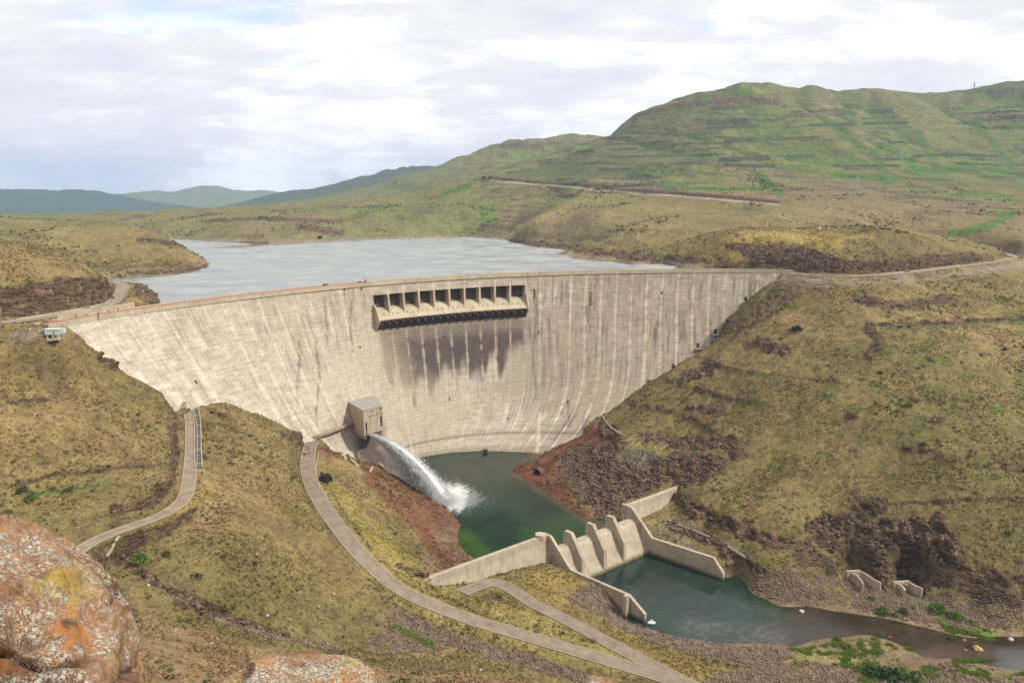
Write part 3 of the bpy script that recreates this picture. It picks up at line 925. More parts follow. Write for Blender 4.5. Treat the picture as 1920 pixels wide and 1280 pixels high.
# riverside green
GI = area([(1478, 1222), (1530, 1203), (1600, 1194), (1660, 1200), (1725, 1222), (1690, 1236), (1640, 1262), (1560, 1252), (1500, 1244)], 11, 250, 430, warp=1.6)
GI = np.maximum(GI, area([(1600, 1256), (1700, 1250), (1790, 1244), (1920, 1256), (1920, 1275), (1740, 1272), (1600, 1284)], 9, 250, 430, warp=1.6))
GI = np.maximum(GI, stroke([(1690, 1190), (1735, 1204)], 8, 250, 430, warp=1.4))
blend(GI, GREEN)
blend(GI * smooth(-.05, .3, cc + cb), np.array([.23, .24, .05]))
blend(GI * smooth(.15, .4, -cb) * .8, np.array([.20, .15, .09]))
for pl, r_ in (([(1760, 1160), (1790, 1180), (1860, 1190)], 12), ([(1700, 1120), (1760, 1135)], 7), ([(1790, 1240), (1880, 1236)], 5)):
    blend(stroke(pl, r_, 250, 480), GREEN * 1.15)
paint([[(740, 1175), (790, 1200), (810, 1210)]], GREEN * 1.2, 5, 0.9, Y0=240, Y1=420)
for _i in range(150):                                # green patches among the rocks on the right bank
    u_, v_ = _rng.uniform(1400, 1920), _rng.uniform(540, 900)
    if _rng.random() < 0.45:
        blend(stroke([(u_, v_), (u_ + _rng.uniform(5, 28), v_ + _rng.uniform(-3, 3))], _rng.uniform(3, 8), 400, 800) * 0.7, np.array([.11, .14, .03]))
paint([[(1660, 615), (1780, 610), (1920, 600)]], np.array([.09, .13, .03]), 9, 0.5, Y0=400, Y1=900)
paint([[(60, 925), (160, 915), (210, 905)]], np.array([.12, .16, .04]), 6, .7, Y0=250, Y1=480)
# scars and slips
for u_, v_, r_ in ((1597, 782, 12), (1755, 788, 10), (1600, 846, 7)):
    blend(stroke([(u_ - 4, v_), (u_ + 4, v_)], r_, 300, 800), np.array([.085, .045, .028]))
paint([[(1597, 800), (1600, 860), (1603, 930)]], np.array([.24, .16, .08]), 12, 0.45, Y0=300, Y1=800)
paint([[(1310, 680), (1420, 700), (1560, 715)], [(1230, 740), (1330, 690)], [(1190, 830), (1270, 760), (1340, 700)]], BROWN * 0.7, 2.2, 0.7, Y0=400, Y1=900)
paint([[(1210, 850), (1190, 890)], [(1330, 800), (1390, 740)]], PALE * 0.7, 2.5, 0.8, Y0=400, Y1=900)
# track beside the weir
paint([[(1250, 972), (1309, 993), (1365, 1024), (1407, 1049)]], np.array([.24, .19, .13]), 7, 0.9, Y0=420, Y1=540)
paint([[(262, 1150), (300, 1170), (330, 1180)]], np.array([.30, .22, .13]), 5, 0.8, Y0=180, Y1=330)
# pale water-line of the reservoir and the banks
for z0_, c_, h_ in ((RESZ, np.array([.30, .24, .19]), 3.2), (TAILZ, GRAVEL, 1.2)):
    m = np.exp(-((TZ - z0_ - h_ * 0.3) / h_) ** 2) * (TY > 0)
    if z0_ == TAILZ: m = m * (TY < 560) * (1 - smooth(0, .1, COL[..., 1] - COL[..., 0]))
    else: m = m * (_RR > 500) * smooth(-0.6, 0.2, brk)
    blend(np.clip(m, 0, 1) * 0.8, c_)
# cultivated terraces and strips on the far slopes: each follows the contour
tm = smooth(1350, 1500, _RR) * (1 - smooth(3300, 4200, _RR)) * (UU > 900)
tz = TZ / 9.0 + fbm(TX / 500, TY / 500, 2.0, 2) * 1.2
ti = np.floor(tz)
cell = pnoise(ti * 7.31 + 0.5, TX / 110 + ti * 1.7, TY / 300)
cell2 = pnoise(ti * 3.17 + 0.5, TX / 170 - ti * 2.3, 4.4 + TY / 300)
reg = smooth(-0.18, 0.16, fbm(TX / 380 + 2, TZ / 130, 0.0, 3))
fr = tz - ti
edge_ = smooth(0, 0.12, fr) * (1 - smooth(0.8, 0.95, fr))
blend(tm * reg * edge_ * smooth(0.06, 0.14, cell) * 0.85, np.array([.060, .052, .042]))
blend(tm * reg * edge_ * smooth(0.10, 0.18, cell2) * 0.85, np.array([.13, .22, .04]))
blend(tm * reg * (1 - edge_) * 0.35, np.array([.24, .21, .11]))
_t2 = TZ / 5.5 + fbm(TX / 300, TY / 300, 6.0, 2) * 1.5
_l2 = smooth(.62, .70, _t2 - np.floor(_t2)) * smooth(-.1, .2, pnoise(np.floor(_t2) * 4.1, TX / 90, 2.2))
blend(tm * smooth(-.25, .1, fbm(TX / 260 + 8, TZ / 90, 0.0, 3)) * _l2 * .6, np.array([.075, .085, .04]))
for pl, r_ in (([(1330, 230), (1400, 226)], 6), ([(1330, 240), (1420, 236)], 4), ([(1360, 265), (1420, 262)], 4), ([(1350, 300), (1440, 296)], 5), ([(1630, 210), (1670, 208)], 5), ([(1620, 232), (1700, 230)], 3), ([(1520, 235), (1600, 232)], 3), ([(1710, 293), (1790, 290), (1880, 293)], 3), ([(1360, 310), (1450, 312)], 4)):
    blend(stroke(pl, r_, 1400, 3300, warp=0.5, soft=0.3) * 0.85, np.array([.055, .06, .045]))
for pl, r_ in (([(1250, 352), (1350, 356), (1450, 350)], 4), ([(1240, 345), (1340, 343)], 3), ([(1420, 330), (1460, 360)], 8), ([(1560, 330), (1690, 335)], 6), ([(1700, 320), (1850, 315), (1920, 330)], 7), ([(1780, 440), (1850, 425), (1900, 400)], 9), ([(1700, 300), (1730, 330)], 7), ([(830, 362), (880, 350)], 5), ([(1800, 360), (1900, 370)], 5)):
    blend(stroke(pl, r_, 1000, 3300, warp=0.6) * 0.75, np.array([.075, .16, .03]))
blend(smooth(0.25, 0.8, np.clip(_gul, 0, 1)) * _far * (TZ > 230) * (_RR < 3600) * 0.5, np.array([.07, .12, .03]))
blend(area([(930, 335), (1100, 276), (1200, 218), (1300, 184), (1385, 168), (1385, 215), (1330, 275), (1285, 325), (1180, 345)], 10, 1700, 3300) * 0.45, np.array([.085, .095, .045]))  # the mountain's shaded left flank, painted darker
for _dy in (0,):
    _rfp = [(918, 338), (985, 344), (1035, 348), (1085, 352), (1120, 356), (1200, 363), (1290, 369), (1380, 377), (1460, 384)]
    blend(stroke([(u, v - 4.5) for u, v in _rfp], 3.2, 900, 2600, warp=.5) * .8, np.array([.075, .058, .042]))
    blend(stroke(_rfp, 2.0, 900, 2600, soft=.3, warp=0) * .95, np.array([.36, .29, .22]))
paint([[(1450, 352), (1560, 356), (1690, 350), (1900, 345)]], np.array([.17, .12, .07]), 2.5, .7, Y0=1200, Y1=3000)
paint([[(1560, 235), (1650, 300), (1660, 345)], [(1830, 230), (1880, 290), (1900, 320)], [(1420, 330), (1470, 370)], [(1720, 250), (1760, 320)]], np.array([.075, .14, .035]), 9, 0.6, Y0=1400, Y1=3300)
paint([[(955, 445), (1000, 415), (1060, 385), (1110, 366)], [(1140, 400), (1200, 445), (1215, 470)]], np.array([.28, .23, .10]), 8, 0.6, Y0=900, Y1=1700)
blend(area([(1010, 440), (1090, 400), (1130, 420), (1160, 455), (1130, 465), (1050, 455)], 8, 900, 1600) * 0.5, np.array([.12, .10, .055]))
# bright plateau above the right end of the dam
blend(area([(1350, 450), (1390, 430), (1500, 433), (1700, 442), (1640, 444), (1600, 447), (1572, 468), (1524, 464), (1448, 455), (1380, 458)], 4, 780, 1000) * 0.85, np.array([.32, .245, .075]))
blend(area([(1574, 470), (1600, 448), (1700, 447), (1760, 460), (1845, 482), (1700, 489), (1620, 491)], 3, 700, 960) * .75, np.array([.17, .135, .06]))  # shade on the mound's front face, put into the ground colour
blend(area([(1190, 450), (1300, 445), (1350, 462), (1430, 500), (1350, 500), (1250, 480)], 8, 780, 1100) * 0.6, np.array([.28, .22, .07]))
blend(area([(1100, 365), (1250, 368), (1400, 385), (1350, 410), (1150, 400)], 12, 1000, 1500) * 0.5, np.array([.26, .21, .085]))
blend(area([(0, 450), (100, 475), (190, 515), (60, 522), (0, 530)], 8, 440, 700) * 0.5, DRY)
blend(area([(100, 425), (240, 430), (330, 470), (200, 480), (80, 460)], 10, 700, 1300) * 0.5, np.array([.27, .215, .09]))
blend(area([(230, 1160), (330, 1172), (480, 1215), (700, 1245), (1000, 1275), (1000, 1330), (200, 1330)], 12, 60, 330) * 0.55, np.array([.33, .215, .115]))
blend(area([(600, 1262), (800, 1270), (1100, 1290), (1100, 1330), (600, 1330)], 10, 60, 330) * 0.5, np.array([.25, .17, .09]))
_sg = fbm((TX + TY * .4) / 60, TY / 9, 0.0, 3)
blend(smooth(.08, .3, _sg) * (_RR < 330) * (_RR > 100) * .5, np.array([.17, .13, .07]))
# distant ranges
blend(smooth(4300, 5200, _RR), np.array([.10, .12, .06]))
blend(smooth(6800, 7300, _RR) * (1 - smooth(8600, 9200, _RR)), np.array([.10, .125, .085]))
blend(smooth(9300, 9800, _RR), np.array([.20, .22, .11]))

rc = np.where((brk > 0.1)[..., None], ROCKC * 1.25, ROCKC) * (1 + 0.5 * cc[..., None])
rc = rc + (np.array([.17, .10, .07]) - rc) * smooth(0.1, 0.5, cb)[..., None] * 0.6
COL = COL + (rc - COL) * (ROCK * 0.88)[..., None]
COL = np.clip(COL * np.array([.93, .915, .92], np.float32) * (1 + 0.10 * ca[..., None] + 0.16 * cb[..., None] + 0.10 * cc[..., None]), 0.01, 0.8)

# rock faces stand out: broken blocks pushed along the surface normal
P3 = np.stack([TX, TY, TZ], -1)
ea = np.gradient(P3, axis=0); er = np.gradient(P3, axis=1)
NN = np.cross(er, ea); NN /= np.linalg.norm(NN, axis=-1)[..., None] + 1e-9
NN *= np.sign(NN[..., 2:3])
blk = np.abs(fbm(TX / 11, TY / 11, TZ / 7, 4)) * 2 - 0.25
blk2 = fbm(TX / 3.2, TY / 3.2, TZ / 2.4, 2)
big_ = 1 - np.abs(fbm(TX / 24 + 3, TY / 24, TZ / 11, 4)) * 3.2
CRAG = np.maximum(area([(1480, 990), (1600, 950), (1790, 935), (1800, 1060), (1700, 1080), (1560, 1070)], 14, 380, 560), area([(1040, 850), (1180, 860), (1380, 830), (1300, 990), (1440, 1060), (1240, 1000), (1120, 960)], 14, 440, 720))
CRAG = np.maximum(CRAG, 0.6 * area([(1350, 458), (1600, 490), (1860, 483), (1700, 510), (1480, 506)], 5, 700, 960))
amp = ROCK * (1 - fm) * (1 - _near) * _gd
P3 = P3 + NN * (amp * (blk * 4.6 + blk2 * 1.2))[..., None]
P3 = P3 + NN * (amp * CRAG * (big_ - .3) * 3.6)[..., None]
P3 = P3 + NN * (PEB * blk2 * 0.8 * (1 - fm))[..., None]
TXf, TYf, TZf = P3[..., 0], P3[..., 1], P3[..., 2]


def ground_z(x, y):
    """height of the finished ground at a place"""
    th, r = math.atan2(x, y), math.hypot(x, y)
    i = int(np.clip(np.searchsorted(_thA, th) - 1, 0, len(_thA) - 2))
    j = int(np.clip(np.searchsorted(_rA, r) - 1, 0, len(_rA) - 2))
    a = (th - _thA[i]) / (_thA[i + 1] - _thA[i]); b = (r - _rA[j]) / (_rA[j + 1] - _rA[j])
    z = TZ
    return float((z[i, j] * (1 - a) + z[i + 1, j] * a) * (1 - b) + (z[i, j + 1] * (1 - a) + z[i + 1, j + 1] * a) * b)


# ------------------------------------------------------------------ materials
def mat_new(name):
    m = bpy.data.materials.new(name)
    m.use_nodes = True
    t = NT(m.node_tree)
    return m, t, t.n['Principled BSDF']


def mat_ground():
    m, t, b = mat_new("hillside_grass_and_rock")
    at = t.node('ShaderNodeAttribute', attribute_name='tint')
    rk = t.node('ShaderNodeAttribute', attribute_name='kind_mask')
    sp_ = t.node('ShaderNodeSeparateColor', inp={0: rk.outputs['Color']})
    rockm, pebm = sp_.outputs[0], sp_.outputs[1]
    g = t.node('ShaderNodeNewGeometry')
    p = g.outputs['Position']
    tus = t.noise(p, 0.75, 4, 0.7)
    clump = t.noise(p, 0.16, 4, 0.6)
    patch = t.noise(p, 0.035, 3, 0.55)
    strat = t.noise(t.mapping(p, sc=(0.10, 0.10, 0.75)), 1.0, 5, 0.65, 0.6)
    vor = t.node('ShaderNodeTexVoronoi', feature='DISTANCE_TO_EDGE', inp={'Vector': p, 'Scale': 0.55})
    vorc = t.node('ShaderNodeTexVoronoi', feature='F1', inp={'Vector': p, 'Scale': 1.1})
    tuf = t.node('ShaderNodeTexVoronoi', feature='F1', inp={'Vector': p, 'Scale': 0.42, 'Randomness': 1.0})
    # grass: tussocks and bare soil between them
    v1 = t.ramp(tus, [(0.30, 0.42), (0.46, 0.85), (0.60, 1.15), (0.74, 1.6)])
    v2 = t.ramp(clump, [(0.32, 0.66), (0.5, 1.0), (0.68, 1.26)])
    v3 = t.ramp(patch, [(0.35, 0.86), (0.65, 1.12)])
    gcol = t.mix(1.0, t.mix(1.0, t.mix(1.0, at.outputs['Color'], v1, 'MULTIPLY'), v2, 'MULTIPLY'), v3, 'MULTIPLY')
    dark = t.ramp(tuf.outputs['Distance'], [(0.0, 1.0), (0.55, 0.0)])
    dm = t.math('MULTIPLY', dark, t.ramp(clump, [(0.50, 0.0), (0.62, 0.75)]))
    gcol = t.mix(dm, gcol, t.mix(1.0, at.outputs['Color'], (0.36, 0.42, 0.40), 'MULTIPLY'))
    # rock: layered, cracked
    r1 = t.ramp(strat, [(0.30, 0.28), (0.44, 0.75), (0.56, 1.35), (0.72, 2.3)])
    crack = t.ramp(vor.outputs['Distance'], [(0.0, 0.35), (0.10, 1.0)])
    rcol = t.mix(1.0, t.mix(1.0, at.outputs['Color'], r1, 'MULTIPLY'), crack, 'MULTIPLY')
    # stones
    pc = t.ramp(vorc.outputs['Color'], [(0.1, 0.55), (0.5, 1.0), (0.95, 1.75)])
    pe = t.ramp(vorc.outputs['Distance'], [(0.25, 1.0), (0.75, 0.35)])
    pcol = t.mix(1.0, t.mix(1.0, at.outputs['Color'], pc, 'MULTIPLY'), pe, 'MULTIPLY')
    col = t.mix(pebm, t.mix(rockm, gcol, rcol), pcol)
    t.l.new(col, b.inputs['Base Color'])
    b.inputs['Roughness'].default_value = 0.95
    b.inputs['Specular IOR Level'].default_value = 0.15
    hg = t.math('ADD', t.math('MULTIPLY', tus, 0.55), t.math('MULTIPLY', clump, 1.6))
    hr = t.math('ADD', t.math('MULTIPLY', strat, 3.0), t.math('MULTIPLY', crack, 0.6))
    hp = t.math('MULTIPLY', pe, 0.7)
    h = t.math('ADD', t.math('MULTIPLY', hg, t.math('SUBTRACT', 1.0, rockm)), t.math('ADD', t.math('MULTIPLY', hr, rockm), t.math('MULTIPLY', hp, pebm)))
    bp = t.node('ShaderNodeBump', inp={'Height': h, 'Strength': 0.85, 'Distance': 1.0})
    t.l.new(bp.outputs[0], b.inputs['Normal'])
    return m


def mat_concrete(name, base=(.42, .36, .255), joints=False, attr=None, streak=0.5, sc=1.0):
    """weathered concrete in world space: lift lines, run-down streaks, blotches"""
    m, t, b = mat_new(name)
    g = t.node('ShaderNodeNewGeometry')
    p = g.outputs['Position']
    blot = t.noise(p, 0.09 * sc, 5, 0.6)
    fine = t.noise(p, 0.9 * sc, 4, 0.6)
    run = t.noise(t.mapping(p, sc=(0.55 * sc, 0.55 * sc, 0.035 * sc)), 1.0, 5, 0.65)
    c = t.mix(1.0, base, t.ramp(blot, [(0.3, (.80, .78, .74)), (0.5, (1, 1, 1)), (0.7, (1.12, 1.12, 1.1))]), 'MULTIPLY')
    c = t.mix(1.0, c, t.ramp(fine, [(0.3, .88), (0.7, 1.1)]), 'MULTIPLY')
    c = t.mix(streak, c, t.mix(1.0, c, t.ramp(run, [(0.34, (.42, .36, .31)), (0.48, (.95, .93, .9)), (0.6, (1.05, 1.05, 1.03)), (0.72, (1.25, 1.25, 1.22))]), 'MULTIPLY'))
    sep = t.node('ShaderNodeSeparateXYZ', inp={0: p})
    lift = t.math('FRACT', t.math('MULTIPLY', sep.outputs[2], 0.4))
    ll = t.ramp(lift, [(0.0, .80), (0.10, 1.0), (0.95, 1.0), (1.0, .80)])
    c = t.mix(1.0, c, ll, 'MULTIPLY')
    t.l.new(c, b.inputs['Base Color'])
    b.inputs['Roughness'].default_value = 0.88
    b.inputs['Specular IOR Level'].default_value = 0.25
    bp = t.node('ShaderNodeBump', inp={'Height': t.math('ADD', t.math('MULTIPLY', fine, 0.12), t.math('MULTIPLY', lift, 0.02)), 'Strength': 0.3, 'Distance': 1.0})
    t.l.new(bp.outputs[0], b.inputs['Normal'])
    return m


def mat_flat(name, col, rough=0.85, var=0.25, sc=0.6, metal=0.0, bump=0.03):
    m, t, b = mat_new(name)
    g = t.node('ShaderNodeNewGeometry')
    n = t.noise(g.outputs['Position'], sc, 5, 0.65)
    c = t.mix(1.0, col, t.ramp(n, [(0.3, 1 - var), (0.7, 1 + var)]), 'MULTIPLY')
    t.l.new(c, b.inputs['Base Color'])
    b.inputs['Roughness'].default_value = rough
    b.inputs['Metallic'].default_value = metal
    bp = t.node('ShaderNodeBump', inp={'Height': n, 'Strength': 0.5, 'Distance': bump})
    t.l.new(bp.outputs[0], b.inputs['Normal'])
    return m


def mat_water(name, deep, rough, scale, bump, edgecol=None):
    m, t, b = mat_new(name)
    g = t.node('ShaderNodeNewGeometry')
    p = g.outputs['Position']
    n1 = t.noise(t.mapping(p, rot=(0, 0, 0.5), sc=(scale, scale * 0.55, scale)), 1.0, 5, 0.6)
    n2 = t.noise(p, scale * 0.09, 3, 0.5, 0.5)
    if edgecol is None:
        c = t.mix(1.0, deep, t.ramp(n2, [(0.35, .75), (0.65, 1.3)]), 'MULTIPLY')
    else:
        at = t.node('ShaderNodeAttribute', attribute_name='tint')
        c = t.mix(1.0, at.outputs['Color'], t.ramp(n2, [(0.35, .8), (0.65, 1.2)]), 'MULTIPLY')
    t.l.new(c, b.inputs['Base Color'])
    rr = t.ramp(n2, [(0.4, rough * 0.7), (0.6, rough * 1.3)])
    t.l.new(rr, b.inputs['Roughness'])
    b.inputs['IOR'].default_value = 1.33
    bp = t.node('ShaderNodeBump', inp={'Height': n1, 'Strength': 0.5, 'Distance': bump})
    t.l.new(bp.outputs[0], b.inputs['Normal'])
    return m


# ------------------------------------------------------------------ ground object
def grid_faces(n, m, flip=False):
    idx = np.arange(n * m).reshape(n, m)
    q = [idx[:-1, :-1], idx[1:, :-1], idx[1:, 1:], idx[:-1, 1:]]
    if flip: q = q[::-1]
    return np.stack(q, -1).reshape(-1, 4)


def add_color(me, name, arr):
    at = me.color_attributes.new(name, 'FLOAT_COLOR', 'POINT')
    a = np.ones((arr.reshape(-1, arr.shape[-1]).shape[0], 4), np.float32)
    a[:, :arr.shape[-1]] = arr.reshape(-1, arr.shape[-1])
    at.data.foreach_set('color', a.ravel())


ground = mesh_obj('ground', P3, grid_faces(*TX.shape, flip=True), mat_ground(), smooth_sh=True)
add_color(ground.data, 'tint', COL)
add_color(ground.data, 'kind_mask', np.stack([ROCK, PEB, np.zeros_like(ROCK)], -1))
tag(ground, kind='structure')


def terr(u, v, off=0.0):
    """the place on the ground seen at that photo pixel"""
    d = ray(u, v)
    t, step = 60.0, 2.0
    while t < 6000:
        p = d * t + np.array([0, 0, CAMZ])
        if p[2] < ground_z(p[0], p[1]):
            lo, hi = t - step, t
            for _ in range(10):
                mid = (lo + hi) / 2
                p = d * mid + np.array([0, 0, CAMZ])
                if p[2] < ground_z(p[0], p[1]): hi = mid
                else: lo = mid
            p = d * hi + np.array([0, 0, CAMZ])
            p[2] = ground_z(p[0], p[1]) + off
            return p
        step = 1.0 + t * 0.003
        t += step
    return H(u, v, 2000)


def px_mask(U, V, pts_, r):
    d, _ = seg_dist(U, V, np.c_[np.array(pts_, float), np.zeros(len(pts_))])
    return 1 - smooth(r * 0.3, r, d)


# ------------------------------------------------------------------ water
_cth = np.linspace(TH0, TH1, 80)
_rim = face(_cth, 0, 5.0)
rv = [(p[0], p[1], RESZ) for p in _rim] + [(280, 792, RESZ), (255, 900, RESZ), (180, 1100, RESZ), (150, 1300, RESZ), (100, 1500, RESZ), (50, 1700, RESZ), (-60, 1850, RESZ),
      (-700, 2000, RESZ), (-950, 1500, RESZ), (-950, 1050, RESZ), (-600, 850, RESZ), (-430, 720, RESZ), (-340, 650, RESZ), (-290, 560, RESZ)]
res = mesh_obj('reservoir_water', rv, [tuple(range(len(rv)))], mat_water("reservoir_surface", (.25, .26, .25), 0.40, 0.35, 0.0015))
tag(res, kind='structure')


def water_grid(name, mat, x0, x1, y0, y1, st, z, keep, tint):
    xs, ys = np.arange(x0, x1, st), np.arange(y0, y1, st)
    X, Y = np.meshgrid(xs, ys, indexing='ij')
    P = np.stack([X, Y, np.full(X.shape, z)], -1)
    U, V = proj(P)
    F = grid_faces(*X.shape)
    k = keep(X, Y).ravel()
    F = F[k[F].all(1)]
    used = np.unique(F)
    mp = np.zeros(X.size, int); mp[used] = np.arange(len(used))
    col = tint(X, Y, U, V)
    o = mesh_obj(name, P.reshape(-1, 3)[used], mp[F], mat)
    add_color(o.data, 'tint', col.reshape(-1, 3)[used])
    return tag(o, kind='structure')


def pool_tint(X, Y, U, V):
    c = np.empty(X.shape + (3,)); c[:] = (.010, .030, .015)
    n = fbm(X / 40, Y / 40, 0.0, 3)[..., None]
    c = c * (1 + 0.5 * n)
    def mx(m, col):
        nonlocal c
        c = c + (np.array(col) - c) * m[..., None]
    mx(px_mask(U, V, [(865, 1010), (895, 1040)], 34) * 0.8, (.035, .075, .008))
    mx(px_mask(U, V, [(1000, 1005), (1100, 990)], 40) * 0.45, (.02, .06, .012))
    mx(px_mask(U, V, [(840, 890), (900, 880), (960, 878)], 38) * 0.5, (.035, .04, .02))
    mx(px_mask(U, V, [(1020, 850), (975, 870), (968, 888), (1010, 914), (1075, 957), (1130, 988)], 12) * 0.8, (.08, .05, .025))
    w = px_mask(U + 10 * pnoise(X / 5, Y / 5), V + 8 * pnoise(X / 4 + 9, Y / 4), [(820, 930), (856, 932)], 36)
    w = np.maximum(w, px_mask(U + 14 * pnoise(X / 6, Y / 3), V + 8 * pnoise(X / 4 + 9, Y / 4), [(840, 928), (885, 932)], 24) * 0.3)
    mx(np.clip(w, 0, 1) * smooth(-0.3, 0.4, pnoise(X / 3, Y / 3) + w * 0.8), (.62, .66, .62))
    fl = np.exp(-(fbm(X / 16, Y / 9, 2.0, 4) / .035) ** 2) * px_mask(U, V, [(860, 930), (960, 960)], 90) * smooth(-.2, .3, pnoise(X / 3, Y / 3))
    mx(fl * .05, (.20, .24, .20))
    return c


def tail_tint(X, Y, U, V):
    c = np.empty(X.shape + (3,)); c[:] = (.013, .028, .018)
    c = c * (1 + 0.4 * fbm(X / 30, Y / 30, 0.0, 3)[..., None])
    def mx(m, col):
        nonlocal c
        c = c + (np.array(col) - c) * np.clip(m, 0, 1)[..., None]
    n = fbm(X / 18, Y / 10, 0.0, 3)
    mx(smooth(1400, 1500, U + n * 60 + (V - 1150) * 0.5) * 0.95, (.038, .024, .012))
    rp = smooth(-.1, .3, fbm(X / 4, Y / 1.3, 0.0, 3))
    mx(px_mask(U, V, [(1300, 1185), (1360, 1198), (1450, 1200)], 46) * (0.15 + 0.5 * rp), (.12, .115, .10))  # pale sky reflection on the ripples, painted into the water tint
    mx(rp * .18, (.06, .075, .06))
    mx(px_mask(U, V, [(1470, 1160), (1440, 1135)], 24) * 0.5, (.03, .05, .015))
    mx(smooth(0.05, 0.3, n) * smooth(1650, 1720, U) * 0.5, (.09, .055, .035))
    mx(px_mask(U, V, [(1700, 1230), (1760, 1225), (1850, 1225)], 14) * 0.7, (.10, .065, .045))
    mx(smooth(1850, 1880, U) * smooth(1205, 1225, V) * .8, (.12, .13, .12))
    return c


def pool_keep(X, Y):
    b = (X - W0[0]) * WB[0] + (Y - W0[1]) * WB[1]
    return b < 3.0


water_grid('pool_water', mat_water("pool_surface", (0, 0, 0), 0.10, 0.5, 0.30, 1), -150, 230, 395, 740, 2.0, POOLZ, pool_keep, pool_tint)


def tail_keep(X, Y):
    b = (X - W0[0]) * WB[0] + (Y - W0[1]) * WB[1]
    a = (X - W0[0]) * WA[0] + (Y - W0[1]) * WA[1]
    return (b > 12) & (a > 70)


water_grid('river_water', mat_water("river_surface", (0, 0, 0), 0.10, 0.65, 0.13, 1), 20, 620, 300, 520, 2.0, TAILZ, tail_keep, tail_tint)

# ------------------------------------------------------------------ roads: one ribbon each, pale concrete edging along it
MR = mat_flat("road_surface_worn", (.25, .19, .13), 0.9, 0.30, 0.22, bump=0.02)
MRD = mat_flat("road_surface_dark", (.215, .165, .12), 0.9, 0.28, 0.18, bump=0.02)
MK = mat_flat("edging_pale", (.40, .34, .25), 0.9, 0.25, 0.8)


def ribbon(c, half, lift, zoff=0.0, side=0.0, hgt=0.0):
    c = np.asarray(c, float)
    d = np.gradient(c[:, :2], axis=0)
    d /= np.linalg.norm(d, axis=1)[:, None] + 1e-9
    nrm = np.c_[-d[:, 1], d[:, 0]]
    m = c[:, :2] + nrm * side
    l_, r_ = m + nrm * half, m - nrm * half
    z = c[:, 2] + lift
    return l_, r_, z


def road(c, half, mat, kerbs=True, lift=-0.1, kside=(1, -1), kmat=None):
    l_, r_, z = ribbon(c, half, lift)
    n = len(c)
    V_ = np.r_[np.c_[l_, z], np.c_[r_, z], np.c_[l_, z - 1.2], np.c_[r_, z - 1.2]]
    F_ = []
    for i in range(n - 1):
        F_ += [(i, n + i, n + i + 1, i + 1), (2 * n + i, i, i + 1, 2 * n + i + 1), (n + i, 3 * n + i, 3 * n + i + 1, n + i + 1)]
    o = mesh_obj('road', V_, F_, mat)
    tag(o, kind='structure')
    if kerbs:
        for sd in kside:
            mb = strip_wall(c, 0.35, 0.28, lift - 0.1, side=sd * (half + 0.2))
            mb.build('kerb', kmat or MK, o)
    return o


def strip_wall(c, thick, hgt, z0, side=0.0):
    l_, r_, z = ribbon(c, thick / 2, z0, side=side)
    n = len(c)
    mb = MB()
    V_ = list(np.c_[l_, z]) + list(np.c_[r_, z]) + list(np.c_[l_, z + hgt]) + list(np.c_[r_, z + hgt])
    F_ = [(0, n, 3 * n, 2 * n), (n - 1, 3 * n - 1, 4 * n - 1, 2 * n - 1)[::1]]
    for i in range(n - 1):
        F_ += [(2 * n + i, 3 * n + i, 3 * n + i + 1, 2 * n + i + 1), (i, 2 * n + i, 2 * n + i + 1, i + 1), (n + i, n + i + 1, 3 * n + i + 1, 3 * n + i)]
    return mb.add(V_, F_)


def wall_thing(name, line, thick, hgt, z0, mat, label, cat, group=None, dense=4):
    c = catmull(line, dense) if dense else np.array(line)
    o = strip_wall(c, thick, hgt, z0).build(name, mat)
    return tag(o, label, cat, group)


road(C_R1, 3.0, MR)
road(C_R2, 4.3, MRD)
road(C_R3, 3.9, MRD)
road(C_RR, 3.8, MR, kside=(1, -1))
road(C_RL, 4.0, MR, kside=(1,))
road(C_RF, 4.5, MR, kerbs=False, lift=0.3)

# ------------------------------------------------------------------ the arch dam
CONC = mat_concrete("weathered_concrete", (.42, .345, .26))
CONCL = mat_concrete("pale_concrete", (.46, .39, .28), streak=0.35)
DARK = mat_flat("dark_opening", (.02, .017, .015), 0.95, 0.3, 1.0)
STEEL = mat_flat("grey_steel", (.16, .16, .16), 0.5, 0.2, 1.0, 0.6)
CONCD = mat_flat("dark_concrete", (.065, .05, .043), 0.9, 0.5, 0.7, bump=0.1)  # darker concrete for splitter blocks, lip underside, brackets and sluice box

SL_T, SL_D = dam_at(700, 560)
SR_T, _ = dam_at(985, 545)
BAY = (SL_T - SR_T) / 10.0


def q(t, d, o):
    """near the crest: angle, depth, distance out from the face (downstream)"""
    p = face(t, d)
    return p + np.array([-math.cos(t) * o, -math.sin(t) * o, 0])


